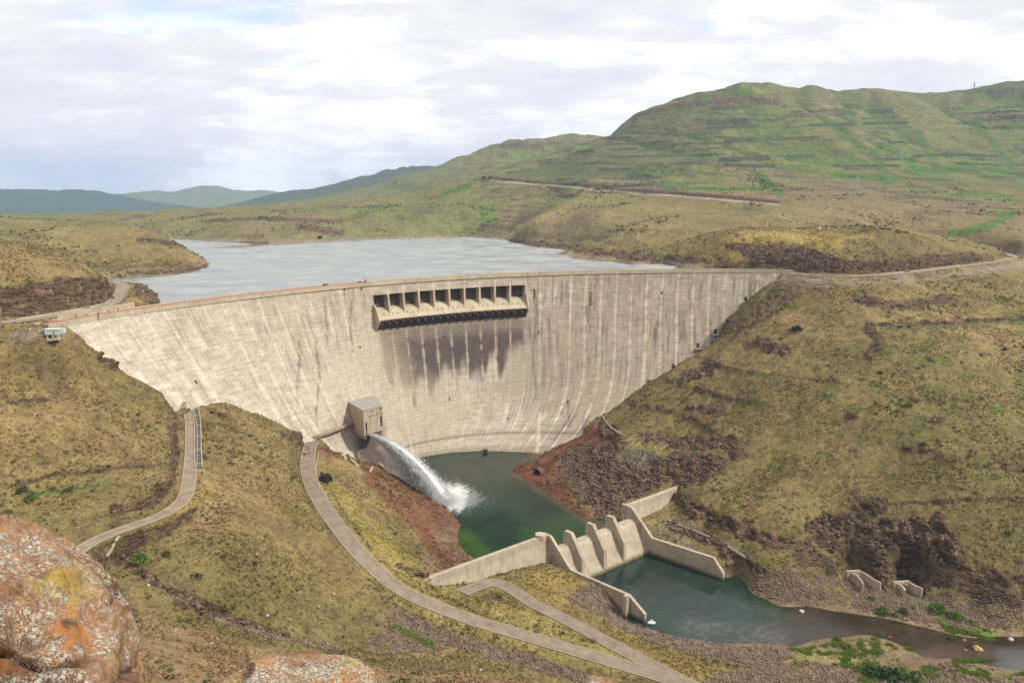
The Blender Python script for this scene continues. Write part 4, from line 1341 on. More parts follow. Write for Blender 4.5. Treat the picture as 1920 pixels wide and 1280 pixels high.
def dam_tint(T, D, U, V):
    S = (SL_T - T) / BAY                     # bays counted from the spillway's left end
    sm = T * 471.0                           # metres along
    base = np.array([.475, .412, .33])
    c = np.empty(T.shape + (3,)); c[:] = base
    def mx(m, col):
        nonlocal c
        c = c + (np.array(col) - c) * np.clip(m, 0, 1)[..., None]
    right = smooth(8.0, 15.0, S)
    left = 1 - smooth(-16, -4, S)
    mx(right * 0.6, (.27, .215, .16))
    mx(left * 0.45, (.56, .49, .38))  # sunlit left flank painted paler
    big = fbm(sm / 30, D / 45, 0.0, 4)
    mx(smooth(0.0, 0.4, big) * 0.35, (.30, .24, .165))
    mx(smooth(0.05, 0.4, -big) * 0.25, (.52, .46, .34))
    # rust-tinged blotches
    mx(smooth(0.12, 0.4, fbm(sm / 22 + 31, D / 18, 0.0, 4)) * 0.28, (.36, .235, .15))
    # dark run-down streaks, long and thin
    run = fbm(sm / 2.2, D / 38, 1.0, 4)
    run2 = fbm(sm / 0.9 + 11, D / 16, 4.0, 3)
    rs = smooth(0.05, 0.40, run + 0.25 * run2)
    mx(rs * (0.42 + 0.45 * right) * (0.6 + 0.4 * smooth(0, 25, D)), (.145, .118, .092))
    ws = smooth(0.08, 0.4, -run + 0.3 * run2)
    mx(ws * 0.30, (.56, .50, .38))
    # block joints: white lime along each, thin dark line beside it
    ph = S - np.round(S)
    dist = np.abs(ph) * BAY * 471
    jn = np.round(S).astype(int)
    jrand = ((np.sin(jn * 12.9898) * 43758.5453) % 1.0)
    wob = fbm(jn * 3.7 + 0.3, D / 7.0, 0.5, 3)
    wd = 0.7 + 0.9 * smooth(-0.2, 0.4, wob) + left * smooth(10, 70, D) * 1.6
    jm = np.exp(-(dist / wd) ** 2) * smooth(-0.35, 0.15, wob + 0.35 * jrand)
    mx(jm * (0.5 + 0.35 * jrand), (.66, .60, .47))
    # broader fans of lime on the left flank
    fan = np.exp(-((ph * BAY * 471 + 1.5 - D * 0.02) / (2.2 + D * 0.018)) ** 2) * left * smooth(15, 50, D)
    mx(fan * 0.55 * smooth(-0.3, 0.3, wob + run2 * 0.4), (.66, .61, .50))
    mx(np.exp(-((dist - 1.4) / 0.5) ** 2) * 0.35 * smooth(-0.1, 0.2, -wob), (.16, .125, .095))
    # horizontal lifts: alternate courses differ, ragged seepage hangs under the joints
    li = np.floor(D / 2.8)
    lv = pnoise(li * 5.13 + 0.4, sm / 14.0, 0.0)
    c *= (1 + 0.16 * lv)[..., None]
    fr_ = D / 2.8 - li
    seep = np.exp(-(fr_ / 0.22) ** 2) * smooth(-0.1, 0.35, fbm(sm / 3.0, li * 2.7 + 0.5, 0.0, 3) + 0.12)
    mx(seep * (0.42 + 0.25 * right), (.19, .15, .11))
    seep2 = np.exp(-((fr_ - 0.5) / 0.25) ** 2) * smooth(0.1, 0.4, fbm(sm / 2.0 + 77, li * 3.1 + 0.5, 0.0, 3))
    mx(seep2 * 0.3, (.60, .54, .42))
    # the great dark stain below the spillway
    ins = smooth(-0.3, 0.3, S) * (1 - smooth(9.6, 10.6, S))
    bayn = np.floor(S)
    bot = 90 + 16 * pnoise(sm / 8, 0.5) + 7 * np.sin(bayn * 2.4) - smooth(6.5, 10, S) * 20 - (1 - smooth(-.3, 1.5, S)) * 14
    st = ins * smooth(36, 44, D) * (1 - smooth(bot - 9, bot + 6, D + 7 * run2))
    stx = (0.60 + 0.34 * smooth(44, 56, D)) * smooth(-1.15, -0.35, run + 0.55 * pnoise(S * 1.9 + 4, D / 60) + smooth(1.5, 4.5, S) * 0.4)
    mx(st * stx, (.080, .062, .055))
    mx(st * jm * 0.9, (.42, .36, .27))
    mx(ins * smooth(28, 38, D) * (1 - smooth(44, 60, D)) * .35, (.20, .14, .10))
    mx(st * smooth(0.1, 0.45, -run2) * 0.3, (.30, .22, .16))
    mx(ins * smooth(10, 34, D) * 0 + 0, (.3, .3, .3))
    # where the spray keeps the wall washed
    mx(px_mask(U, V, [(975, 668), (985, 695), (955, 725)], 36) * 0.75, (.37, .33, .24))
    mx(px_mask(U, V, [(700, 690), (740, 760), (820, 780)], 95) * 0.55, (.50, .42, .31))
    mx(px_mask(U, V, [(600, 750), (640, 700)], 70) * 0.3, (.56, .49, .37))
    mx(px_mask(U + 8 * run2, V, [(1010, 610), (1035, 690), (1000, 740)], 50) * 0.35 * smooth(-.4, .2, run), (.19, .14, .105))
    # green-grey band on the right middle
    mx(px_mask(U, V, [(1040, 700), (1150, 720)], 90) * 0.35, (.29, .26, .18))
    # plinth line and wet foot
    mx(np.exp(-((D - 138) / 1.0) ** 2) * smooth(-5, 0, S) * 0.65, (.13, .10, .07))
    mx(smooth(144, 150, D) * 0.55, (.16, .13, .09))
    mx(px_mask(U + 6 * run2, V, [(698, 805), (688, 845), (735, 885)], 34) * 0.92, (.07, .05, .045))  # wet patch with the outlet house's shade painted in
    mx(px_mask(U, V, [(620, 815), (650, 830)], 20) * 0.35, (.25, .2, .15))
    # crest band
    mx((1 - smooth(1.2, 2.2, D)) * 0.5, (.30, .245, .18))
    # narrow drips below the galleries
    for u_, v0_, v1_, w_ in ((1003, 545, 640, 4), (1003, 640, 760, 2.5), (1107, 575, 620, 4), (612, 560, 640, 2), (660, 545, 660, 2), (1064, 750, 800, 3), (560, 640, 760, 2.5), (596, 640, 800, 2.5), (780, 690, 760, 3)):
        mx(px_mask(U + 5 * run2 + 3 * np.sin(V / 23 + u_), V, [(u_, v0_), (u_, v1_)], w_ * 1.6) * 0.6 * smooth(-.3, .3, run2 + .1), (.12, .095, .075))
    # pale veils on the right block joints
    mx(px_mask(U, V, [(1012, 775), (1008, 845)], 4.5) * 0.5, (.66, .61, .48))
    return np.clip(c, 0.02, 0.8)


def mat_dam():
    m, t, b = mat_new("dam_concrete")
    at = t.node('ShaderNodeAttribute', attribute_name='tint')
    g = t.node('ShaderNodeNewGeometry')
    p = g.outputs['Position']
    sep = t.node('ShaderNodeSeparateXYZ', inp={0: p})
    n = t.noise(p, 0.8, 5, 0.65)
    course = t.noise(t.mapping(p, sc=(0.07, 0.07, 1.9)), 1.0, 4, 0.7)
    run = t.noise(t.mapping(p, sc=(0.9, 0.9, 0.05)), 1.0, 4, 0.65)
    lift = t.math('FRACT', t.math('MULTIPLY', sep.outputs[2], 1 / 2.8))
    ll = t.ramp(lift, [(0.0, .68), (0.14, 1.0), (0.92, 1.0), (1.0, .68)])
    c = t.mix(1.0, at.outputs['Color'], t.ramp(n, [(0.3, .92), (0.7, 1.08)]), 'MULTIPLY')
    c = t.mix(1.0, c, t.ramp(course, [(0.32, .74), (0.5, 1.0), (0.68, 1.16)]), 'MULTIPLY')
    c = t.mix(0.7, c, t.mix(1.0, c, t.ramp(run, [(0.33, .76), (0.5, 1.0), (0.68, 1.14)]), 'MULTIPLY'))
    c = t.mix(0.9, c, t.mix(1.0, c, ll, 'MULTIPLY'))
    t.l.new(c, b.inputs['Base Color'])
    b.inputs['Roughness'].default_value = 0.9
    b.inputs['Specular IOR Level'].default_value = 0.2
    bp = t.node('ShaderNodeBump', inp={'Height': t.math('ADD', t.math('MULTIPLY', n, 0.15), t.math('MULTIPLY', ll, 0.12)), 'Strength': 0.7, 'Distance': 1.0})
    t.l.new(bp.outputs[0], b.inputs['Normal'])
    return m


def build_dam():
    root = empty('arch_dam', face(TC, 150), 'tall curved concrete arch dam, lime streaked, with a ten-bay spillway below its crest', 'dam')
    md = mat_dam()
    # downstream face, fine grid, with the spillway left open; then crest and upstream face
    D0, D1 = 10.0, 30.0
    ts = np.unique(np.r_[np.linspace(TH0, SR_T, 330), np.linspace(SR_T, SL_T, 230), np.linspace(SL_T, TH1, 330)])
    ts = np.sort(ts)
    ds = np.unique(np.r_[np.linspace(0.0, D0, 15), np.linspace(D0, D1, 28), np.linspace(D1, 168, 190)])
    T, D = np.meshgrid(ts, ds, indexing='ij')
    P = face(T, D)
    U, V = proj(P)
    F = grid_faces(*T.shape)
    Tc, Dc = T.ravel()[F].mean(1), D.ravel()[F].mean(1)
    F = F[~((Tc > SR_T) & (Tc < SL_T) & (Dc > D0) & (Dc < D1))]
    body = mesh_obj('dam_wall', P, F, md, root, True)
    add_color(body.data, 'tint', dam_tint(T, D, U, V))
    # top and upstream side
    tt = np.linspace(TH0, TH1, 260)
    prof = [(0.0, 0.0), (0.0, 9.0), (20.0, 12.0), (60.0, 20.0), (110.0, 30.0)]
    Vv = np.concatenate([face(tt, d, b_) for d, b_ in prof])
    n = len(tt)
    Fv = [(k * n + i, k * n + i + 1, (k + 1) * n + i + 1, (k + 1) * n + i) for k in range(len(prof) - 1) for i in range(n - 1)]
    mesh_obj('crest_and_back', Vv, Fv, CONC, root)
    # projecting crest beam, carriageway, parapets
    def band(prof_, name, mat, t0=TH0, t1=TH1, n=260):
        tt = np.linspace(t0, t1, n)
        k = len(prof_)
        Vb = np.concatenate([q(tt_, 0, 0)[None] * 0 + np.array([[q(tt_, 0, o)[0], q(tt_, 0, o)[1], z] for o, z in prof_]) for tt_ in tt])
        Fb = [(i * k + j, i * k + (j + 1) % k, (i + 1) * k + (j + 1) % k, (i + 1) * k + j) for i in range(n - 1) for j in range(k)]
        Fb += [tuple(range(k))[::-1], tuple((n - 1) * k + j for j in range(k))]
        return mesh_obj(name, Vb, Fb, mat, root)
    band([(0.7, 148.4), (0.7, 150.25), (-9.3, 150.25), (-9.3, 148.4)], 'crest_deck', MRD)
    band([(1.0, 148.2), (1.0, 151.25), (0.65, 151.25), (0.65, 148.2)], 'parapet', CONCL)
    band([(-9.0, 149), (-9.0, 151.3), (-9.35, 151.3), (-9.35, 149)], 'parapet', CONCL)
    tm_ = dam_at(690, 540)[0]
    band([(0.85, 151.3), (0.85, 151.9), (0.75, 151.9), (0.75, 151.3)], 'handrail', mat_flat("red_rail", (.42, .14, .11), 0.7, 0.2), tm_, TH1 if False else TH0, 140) if TH0 > tm_ else band([(0.85, 151.3), (0.85, 151.9), (0.75, 151.9), (0.75, 151.3)], 'handrail', mat_flat("red_rail", (.42, .14, .11), 0.7, 0.2), TH0, tm_, 140)
    # --- spillway
    ns = 121
    tq = np.linspace(SR_T, SL_T, ns)
    def sweep(prof_, name, mat, closed=False, t_arr=tq):
        k = len(prof_)
        Vb = np.concatenate([np.array([q(t_, d, o) for d, o in prof_]) for t_ in t_arr])
        kk = k if closed else k - 1
        Fb = [(i * k + j, i * k + (j + 1) % k, (i + 1) * k + (j + 1) % k, (i + 1) * k + j) for i in range(len(t_arr) - 1) for j in range(kk)]
        if closed:
            Fb += [tuple(range(k))[::-1], tuple((len(t_arr) - 1) * k + j for j in range(k))]
        return mesh_obj(name, Vb, Fb, mat, root)
    sweep([(10, 0.02), (10, -8.5), (20.6, -8.5), (21.4, -6.6)], 'bay_recess', mat_concrete("shaded_recess_concrete", (.125, .095, .075), streak=0.5))  # shade inside the bays is put into a darker concrete colour
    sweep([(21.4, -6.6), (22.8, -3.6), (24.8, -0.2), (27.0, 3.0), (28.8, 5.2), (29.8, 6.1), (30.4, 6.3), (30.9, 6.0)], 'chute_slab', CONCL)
    sweep([(30.9, 6.0), (32.5, 5.0), (35.0, 3.2), (38.0, 1.0), (39.5, 0.05)], 'lip_underside', CONCD)
    def pier(t, w, prof_, name, mat=CONCL):
        dt = w / 471 / 2
        mb = MB()
        mb.prism([q(t - dt, d, o) for d, o in prof_], [q(t + dt, d, o) for d, o in prof_])
        return mb.build(name, mat, root)
    for k in range(1, 10):
        pier(SL_T - k * BAY, 1.7, [(9.9, 0.25), (9.9, -8.4), (21.5, -6.4), (23.9, -1.9), (25.0, 0.1), (25.4, 0.8)], 'pier')
    for t_, sg in ((SL_T + 0.6 / 471, 1), (SR_T - 0.6 / 471, -1)):
        pier(t_, 1.3, [(9.9, 0.3), (9.9, -8.4), (21.4, -6.6), (31, -0.2), (40, -0.2), (31.5, 6.9), (29.5, 7.2), (18.5, 3.4), (17.5, 0.4)], 'training_wall')
    # pads on the chute and the rows of splitter blocks under the lip
    for k in range(10):
        for f_ in (0.13, 0.5, 0.87):
            t_ = SL_T - (k + f_) * BAY
            pier(t_, 1.0 if f_ != 0.5 else 1.8, [(25.8, 1.2), (25.3, 2.2), (26.3, 3.1), (27.0, 2.9)], 'baffle_block')
    for k in range(40):
        t_ = SL_T - (k + 0.5) / 40 * (SL_T - SR_T)
        row = k % 2
        if row:
            pier(t_, 2.3, [(30.6, 5.4), (30.8, 7.7), (32.2, 7.4), (33.8, 4.2)], 'splitter_block', CONCD)
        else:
            pier(t_, 2.5, [(32.6, 4.2), (32.4, 6.7), (34.4, 6.2), (36.4, 2.2)], 'splitter_block', CONCD)
    # galleries, vents and small doors set in the face
    def on_face(u, v, w, h, name, mat=DARK, out=0.25, depth=0.5):
        t_, d_ = dam_at(u, v)
        dt = w / 471 / 2
        mb = MB()
        mb.prism([q(t_ - dt, d_ - h / 2, out), q(t_ + dt, d_ - h / 2, out), q(t_ + dt, d_ + h / 2, out + 0.0), q(t_ - dt, d_ + h / 2, out)],
                 [q(t_ - dt, d_ - h / 2, out - depth), q(t_ + dt, d_ - h / 2, out - depth), q(t_ + dt, d_ + h / 2, out - depth), q(t_ - dt, d_ + h / 2, out - depth)])
        return mb.build(name, mat, root)
    on_face(1002, 551, 1.1, 9, 'vent_slot')
    on_face(1107, 560, 3.0, 13, 'vent_slot', mat_flat("brown_panel", (.14, .11, .085), 0.9, 0.3))  # brown panel for the right-hand slot
    for u_, v_ in ((646, 542), (678, 541), (675, 651), (834, 630), (843, 747), (1064, 752), (368, 716), (1009, 622), (952, 785), (1240, 549)):
        on_face(u_, v_, 1.3, 2.2, 'gallery_opening')
    for u_, v_ in ((1446, 534), (1398, 560), (1342, 622), (1308, 648), (1263, 686), (1216, 717)):
        on_face(u_, v_, 2.4, 4.2, 'gallery_door', out=0.6, depth=1.0)
        t_, d_ = dam_at(u_, v_)
        mb = MB(); mb.prism([q(t_ - .008, d_ + 2.3, 0), q(t_ + .006, d_ + 2.3, 0), q(t_ + .006, d_ + 2.3, 4), q(t_ - .008, d_ + 2.3, 4)], [q(t_ - .008, d_ + 3.6, 0), q(t_ + .006, d_ + 3.6, 0), q(t_ + .006, d_ + 3.6, 3), q(t_ - .008, d_ + 3.6, 3)])
        mb.build('door_landing', CONCL, root)
    # box at the water line
    p = G(910, 846, 0)
    mb = MB(); mb.box((p[0], p[1] - 1.5, 1.2), (5, 4, 3.4)); o = mb.build('sluice_box', CONCD, root)
    mb = MB(); mb.box((p[0] - 1, p[1] - 3.9, 3.2), (6.4, .5, .5)); mb.box((p[0] + 2.2, p[1] - 3.9, 1.5), (.5, .5, 3.6)); mb.box((p[0] - 2.4, p[1] - 3.9, 1.5), (.5, .5, 3.6)); mb.build('frame', CONCL, o) if False else mb.build('sluice_frame', CONCL, root)
    return root


build_dam()


def build_outlet_house():
    zt, zb = 58.2, 38.6
    A, B_, C_, D_ = [G(u, v, zt) for u, v in ((654.5, 755), (681, 771), (717.5, 761), (702, 745))]
    # push the back corners into the dam
    D_ = D_ + (D_ - C_) * 0.3
    A = A + (A - B_) * 0.12
    ce = (A + B_ + C_ + D_) / 4
    root = empty('outlet_house', (ce[0], ce[1], zb), 'boxy concrete outlet house with flat grey roof on the dam above the jet', 'building')
    def at(p, z, out=0.0):
        r = np.array([p[0], p[1], z]); dlt = p - ce
        r[:2] += dlt[:2] / np.linalg.norm(dlt[:2]) * out
        return r
    mb = MB()
    mb.prism([at(p, zb) for p in (A, B_, C_, D_)], [at(p, zt) for p in (A, B_, C_, D_)])
    mb.prism([at(p, zb - 5, -5 if i in (1, 2) else 0) for i, p in enumerate((A, B_, C_, D_))], [at(p, zb, -0.6) for p in (A, B_, C_, D_)])
    mb.build('wall', CONC, root)
    mb = MB()
    mb.prism([at(p, zt, 0.5) for p in (A, B_, C_, D_)], [at(p, zt + .6, 0.5) for p in (A, B_, C_, D_)])
    roof = mb.build('roof', mat_flat("roof_sheet", (.30, .285, .26), 0.7, 0.12, 0.4), root)
    # front (towards the river): B_ -> C_
    e = (C_ - B_)[:2]; Lf = np.linalg.norm(e); e /= Lf
    nn = np.array([e[1], -e[0]])
    def win(a, z, w, h, name='window'):
        c = B_[:2] + e * a + nn * 0.0
        mb = MB()
        mb.prism([np.r_[c - e * w / 2 - nn * .3, z - h / 2], np.r_[c + e * w / 2 - nn * .3, z - h / 2], np.r_[c + e * w / 2 + nn * .18, z - h / 2], np.r_[c - e * w / 2 + nn * .18, z - h / 2]],
                 [np.r_[c - e * w / 2 - nn * .3, z + h / 2], np.r_[c + e * w / 2 - nn * .3, z + h / 2], np.r_[c + e * w / 2 + nn * .18, z + h / 2], np.r_[c - e * w / 2 + nn * .18, z + h / 2]])
        mb.build(name, DARK, root)
    win(Lf * .13, 44.0, 1.5, 9.5, 'door_slot'); win(Lf * .90, 46.5, 1.7, 9.0, 'door_slot')
    for a, z in ((.46, 56.2), (.88, 56.4)): win(Lf * a, z, 1.5, 1.1)
    for a, w, z in ((.30, .8, 52.6), (.50, 1.5, 52.8), (.68, .8, 52.9), (.92, 1.2, 52.6)): win(Lf * a, z, w, 1.0)
    for a, z in ((.33, 46.6), (.48, 46.8), (.64, 47)): win(Lf * a, z, .55, .8)
    for z in (50.3, 41.0):
        mb = MB(); mb.prism([np.r_[B_[:2] + nn * .02, z], np.r_[C_[:2] + nn * .02, z], np.r_[C_[:2] + nn * .3, z], np.r_[B_[:2] + nn * .3, z]],
                            [np.r_[B_[:2] + nn * .02, z + .4], np.r_[C_[:2] + nn * .02, z + .4], np.r_[C_[:2] + nn * .3, z + .4], np.r_[B_[:2] + nn * .3, z + .4]])
        mb.build('ledge', CONCL, root)
    # brackets and gate gear beneath
    for a in (.2, .5, .8):
        c = B_[:2] + e * Lf * a - nn * 2.5
        mb = MB(); mb.bar(np.r_[c, zb - 0.2], np.r_[c - nn * 3, zb - 5.2], 1.1, 1.6); mb.build('bracket', CONCD, root)
    nz = B_[:2] + e * Lf * .32
    mb = MB(); mb.box((nz[0] - nn[0] * 2, nz[1] - nn[1] * 2, zb - 1.8), (4.0, 4.0, 3.2), math.atan2(e[1], e[0])); mb.build('gate_housing', CONCD, root)
    return root


build_outlet_house()


def build_walkway():
    outer = [G(599, 817, 43.4), G(624, 808, 43.4), G(650, 798, 43.4), G(678, 788, 43.4)]
    t0, t1 = dam_at(575, 815)[0], dam_at(668, 780)[0]
    inner = [face(t, 106.6) + np.array([-math.cos(t) * -2.0, -math.sin(t) * -2.0, 0]) for t in np.linspace(t0, t1, 4)]
    root = empty('access_walkway', outer[0], 'concrete walkway slab along the dam face leading from road to outlet house', 'walkway')
    mb = MB()
    ring = outer + inner[::-1]
    mb.prism([np.r_[p[:2], 42.0] for p in ring], [np.r_[p[:2], 43.4] for p in ring])
    mb.build('slab', MRD, root)
    strip_wall(np.array([[p[0], p[1], 43.4] for p in outer]), 0.3, 1.0, 0.0, side=0.3).build('parapet', CONCL, root)
    mb = MB()
    for p, q_ in zip(outer, inner):
        mb2 = MB(); mb2.bar(np.r_[p[:2] * .8 + q_[:2] * .2, 42.0], np.r_[q_[:2], 37.0], .7, .9); mb2.build('bracket', CONC, root)
    return root


build_walkway()

# ------------------------------------------------------------------ the tailpond weir
def build_weir():
    root = empty('tailpond_weir', wp(125, 8, -16), 'low concrete weir across the river with three sloping piers between two long walls', 'weir')
    cw = mat_concrete("weir_concrete", (.43, .365, .275), streak=0.42, sc=1.1)
    cp_ = mat_concrete("weir_coping", (.47, .405, .30), streak=0.15, sc=1.6)
    for m_ in (cw,):
        t = NT(m_.node_tree); b = t.n['Principled BSDF']
        src = b.inputs['Base Color'].links[0].from_socket
        gz = t.node('ShaderNodeSeparateXYZ', inp={0: t.node('ShaderNodeNewGeometry').outputs['Position']}).outputs[2]
        wl = t.ramp(t.math('MULTIPLY', t.math('ADD', gz, 16.0), 0.25, clamp=True), [(0.0, (.22, .23, .18)), (0.3, (.45, .43, .37)), (0.75, (1, 1, 1))])
        t.l.new(t.mix(1.0, src, wl, 'MULTIPLY'), b.inputs['Base Color'])
    def wall_a(a0, a1, name, end_drop=0.0):
        mb = MB()
        n = 12
        prof = [(0.0, 13.0), (0.0, -24.0), (10.5, -24.0), (3.4, 8.5), (3.2, 13.0)]
        for a in (a0, a1):
            pass
        mb.prism([wp(a0, b, z) for b, z in prof], [wp(a1, b, z) for b, z in prof])
        o = mb.build(name, cw, root)
        mb = MB(); mb.prism([wp(a0, -.15, 13.003), wp(a1, -.15, 13.003), wp(a1, 3.35, 13.003), wp(a0, 3.35, 13.003)], [wp(a0, -.15, 13.45), wp(a1, -.15, 13.45), wp(a1, 3.35, 13.45), wp(a0, 3.35, 13.45)])
        mb.build('coping', cp_, o)
        return o
    wall_a(-6, 90.0, 'side_wall')
    wall_a(166.0, WL, 'side_wall')
    # end block of the right wall
    mb = MB(); mb.prism([wp(WL, -1, -10), wp(WL + 5, -1, -10), wp(WL + 5, 6, -10), wp(WL, 6, -10)], [wp(WL, -1, 13.8), wp(WL + 5, -1, 13.8), wp(WL + 5, 5, 13.8), wp(WL, 5, 13.8)])
    mb.build('end_block', cw, root)
    # overflow sill
    prof = [(2.0, -14), (2.0, 1.5), (4.0, 4.4), (6.5, 5.4), (9.0, 5.0), (11.5, 2.9), (20.8, -14.2), (21.4, -16.4), (21.4, -24), (2.0, -24)]
    mb = MB(); mb.prism([wp(89, b, z) for b, z in prof], [wp(166, b, z) for b, z in prof])
    mb.build('sill', cw, root)
    for a in (103.6, 123.3, 142.0):
        pr = [(3.6, -12), (3.6, 11.6), (4.6, 12.9), (10.2, 12.9), (20.6, -1.2), (20.9, -13.6), (15, -13.9)]
        mb = MB(); mb.prism([wp(a - 1.3, b, z) for b, z in pr], [wp(a + 1.3, b, z) for b, z in pr])
        o = mb.build('pier', cw, root)
        mb = MB()
        tp = [(4.5, 12.905), (10.3, 12.905), (20.7, -1.2)]
        for (b0, z0), (b1, z1) in zip(tp[:-1], tp[1:]):
            mb.prism([wp(a - 1.4, b0, z0), wp(a + 1.4, b0, z0), wp(a + 1.4, b1, z1), wp(a - 1.4, b1, z1)], [wp(a - 1.4, b0, z0 + .35), wp(a + 1.4, b0, z0 + .35), wp(a + 1.4, b1, z1 + .35), wp(a - 1.4, b1, z1 + .35)])
        mb.build('coping', cp_, o)
    def training(a_at, pr, tp, th):
        mb = MB(); mb.prism([wp(a_at(b), b, z) for b, z in pr], [wp(a_at(b) + th, b, z) for b, z in pr])
        o = mb.build('training_wall', cw, root)
        mb = MB()
        for (b0, z0), (b1, z1) in zip(tp[:-1], tp[1:]):
            mb.prism([wp(a_at(b0) - .12, b0, z0), wp(a_at(b0) + th + .12, b0, z0), wp(a_at(b1) + th + .12, b1, z1), wp(a_at(b1) - .12, b1, z1)],
                     [wp(a_at(b0) - .12, b0, z0 + .4), wp(a_at(b0) + th + .12, b0, z0 + .4), wp(a_at(b1) + th + .12, b1, z1 + .4), wp(a_at(b1) - .12, b1, z1 + .4)])
        mb.build('coping', cp_, o)
        return o
    training(lambda b: 88.6 + max(0, b - 4) * .085, [(-1, -24), (-1, 13.2), (5.6, 13.2), (22.5, -3.3), (66.5, -3.5), (78, -11.0), (78, -24)], [(-1, 13.21), (5.6, 13.21), (22.5, -3.29), (66.5, -3.49), (78.1, -10.99)], 1.9)
    training(lambda b: 163.2 + max(0, b - 10) * .13, [(-2, -24), (-2, 13.2), (6.5, 13.2), (23.8, -3.7), (69, -3.2), (76.3, -11.5), (76.3, -24)], [(-2, 13.21), (6.5, 13.21), (23.8, -3.69), (69, -3.19), (76.4, -11.49)], 2.2)
    mb = MB(); p = wp(91.6, 66.8, 0)
    mb.box((p[0], p[1], -12.2), (2.6, 2.6, 19), math.atan2(WA[1], WA[0])); mb.build('gauge_post', cw, root)
    # round turret where the left wall meets the spill
    mb = MB(); c = wp(84.5, 1.2, 0); k = 20
    lo = [(c[0] + 3.2 * math.cos(i / k * 6.283), c[1] + 3.2 * math.sin(i / k * 6.283), 12.2) for i in range(k)]
    mb.prism(lo, [(x, y, 14.6) for x, y, _ in lo]); mb.build('turret', cp_, root)


build_weir()


# ------------------------------------------------------------------ tunnel outlets at the foot of the right bank
def tunnel_outlet(name, label, walls, header, zt, zb):
    cw = CONC
    first = G(*walls[0][0], zt)
    root = empty(name, (first[0], first[1], zb), label, 'tunnel outlet', 'tunnel outlets below the rock face')
    for w in walls:
        c = catmull([G(u, v, zt) for u, v in w], 5)
        l_, r_, z = ribbon(c, 0.6, 0)
        mb = MB(); n = len(c)
        V_ = list(np.c_[l_, z]) + list(np.c_[r_, z]) + list(np.c_[l_, np.full(n, zb - 3)]) + list(np.c_[r_, np.full(n, zb - 3)])
        F_ = [(n - 1, 2 * n - 1, 4 * n - 1, 3 * n - 1), (n, 0, 2 * n, 3 * n)]
        for i in range(n - 1):
            F_ += [(i, n + i, n + i + 1, i + 1), (i, i + 1, 2 * n + i + 1, 2 * n + i), (n + i, 3 * n + i, 3 * n + i + 1, n + i + 1)]
        mb.add(V_, F_)
        o = mb.build('wing_wall', cw, root)
        strip_wall(c, 1.4, 0.4, 0.003).build('coping', CONCL, o)
    a, b = G(*header[0], zt + .5), G(*header[1], zt + .5)
    d = (b - a)[:2]; Lh = np.linalg.norm(d); d /= Lh
    nn = np.array([-d[1], d[0]])
    # header with an arched mouth
    mb = MB(); k = 14
    w2 = Lh * .36; cx = Lh / 2; hgt = zt - zb
    outer = [(0, zb - 3), (0, zt + .9), (Lh, zt + .9), (Lh, zb - 3)]
    arc = [(cx - w2 * math.cos(math.pi * i / k), zb + hgt * .30 + (hgt * .52) * math.sin(math.pi * i / k)) for i in range(k + 1)]
    ring = [(cx - w2, zb - 3)] + arc + [(cx + w2, zb - 3)]
    poly = [(0, zb - 3), (0, zt + .9), (Lh, zt + .9), (Lh, zb - 3)] + ring[::-1]
    def P3_(x, z, o): return np.r_[a[:2] + d * x + nn * o, z]
    n = len(poly)
    V_ = [P3_(x, z, -.6) for x, z in poly] + [P3_(x, z, 1.0) for x, z in poly]
    F_ = [tuple(range(n)), tuple(range(n, 2 * n))[::-1]] + [(i, i + n, (i + 1) % n + n, (i + 1) % n) for i in range(n)]
    MB().add(V_, F_).build('portal', cw, root)
    V_ = [P3_(x, z, 3.0) for x, z in ring]
    MB().add(V_, [tuple(range(len(ring)))]).build('tunnel_mouth', DARK, root)


tunnel_outlet('tunnel_outlet', 'larger concrete tunnel outlet with two curved wing walls under the dark cliff',
              [[(1586, 1069), (1600, 1074), (1611, 1082), (1619, 1094)], [(1610, 1068), (1625, 1076), (1640, 1086), (1652, 1091)]], [(1588, 1071), (1612, 1070)], -7.5, -13.5)
tunnel_outlet('tunnel_outlet', 'smaller arched tunnel outlet, the one farther down the river, half in shadow',
              [[(1678, 1090), (1687, 1095), (1694, 1100), (1697, 1106)], [(1703, 1089), (1713, 1095), (1724, 1100), (1730, 1103)]], [(1676, 1091), (1706, 1090)], -8.5, -14)


# ------------------------------------------------------------------ adit in the red bank by the pool
def build_adit():
    p = terr(1010, 889)
    d = np.array([0.55, 0.83])
    root = empty('adit', p, 'round dark adit mouth in the red bank beside the pool', 'tunnel')
    k = 18
    e = np.array([d[1], -d[0]])
    def ring(r, o, zc): return [np.r_[p[:2] + e * r * math.cos(6.283 * i / k) + d * o, p[2] + zc + r * math.sin(6.283 * i / k) * 1.1] for i in range(k)]
    mb = MB(); a, b = ring(3.4, -2.5, 1.6), ring(2.7, -2.5, 1.6); c = ring(3.4, 3, 1.6); f = ring(2.7, 3.0, 1.6)
    V_ = a + b + c + f
    F_ = []
    for i in range(k):
        j = (i + 1) % k
        F_ += [(i, j, k + j, k + i), (i, 2 * k + i, 2 * k + j, j), (k + i, k + j, 3 * k + j, 3 * k + i)]
    mb.add(V_, F_); mb.build('lining', mat_flat("rusty_lining", (.15, .06, .035), 0.9), root)
    MB().add(ring(2.7, 0.5, 1.6), [tuple(range(k))]).build('mouth', DARK, root)


build_adit()


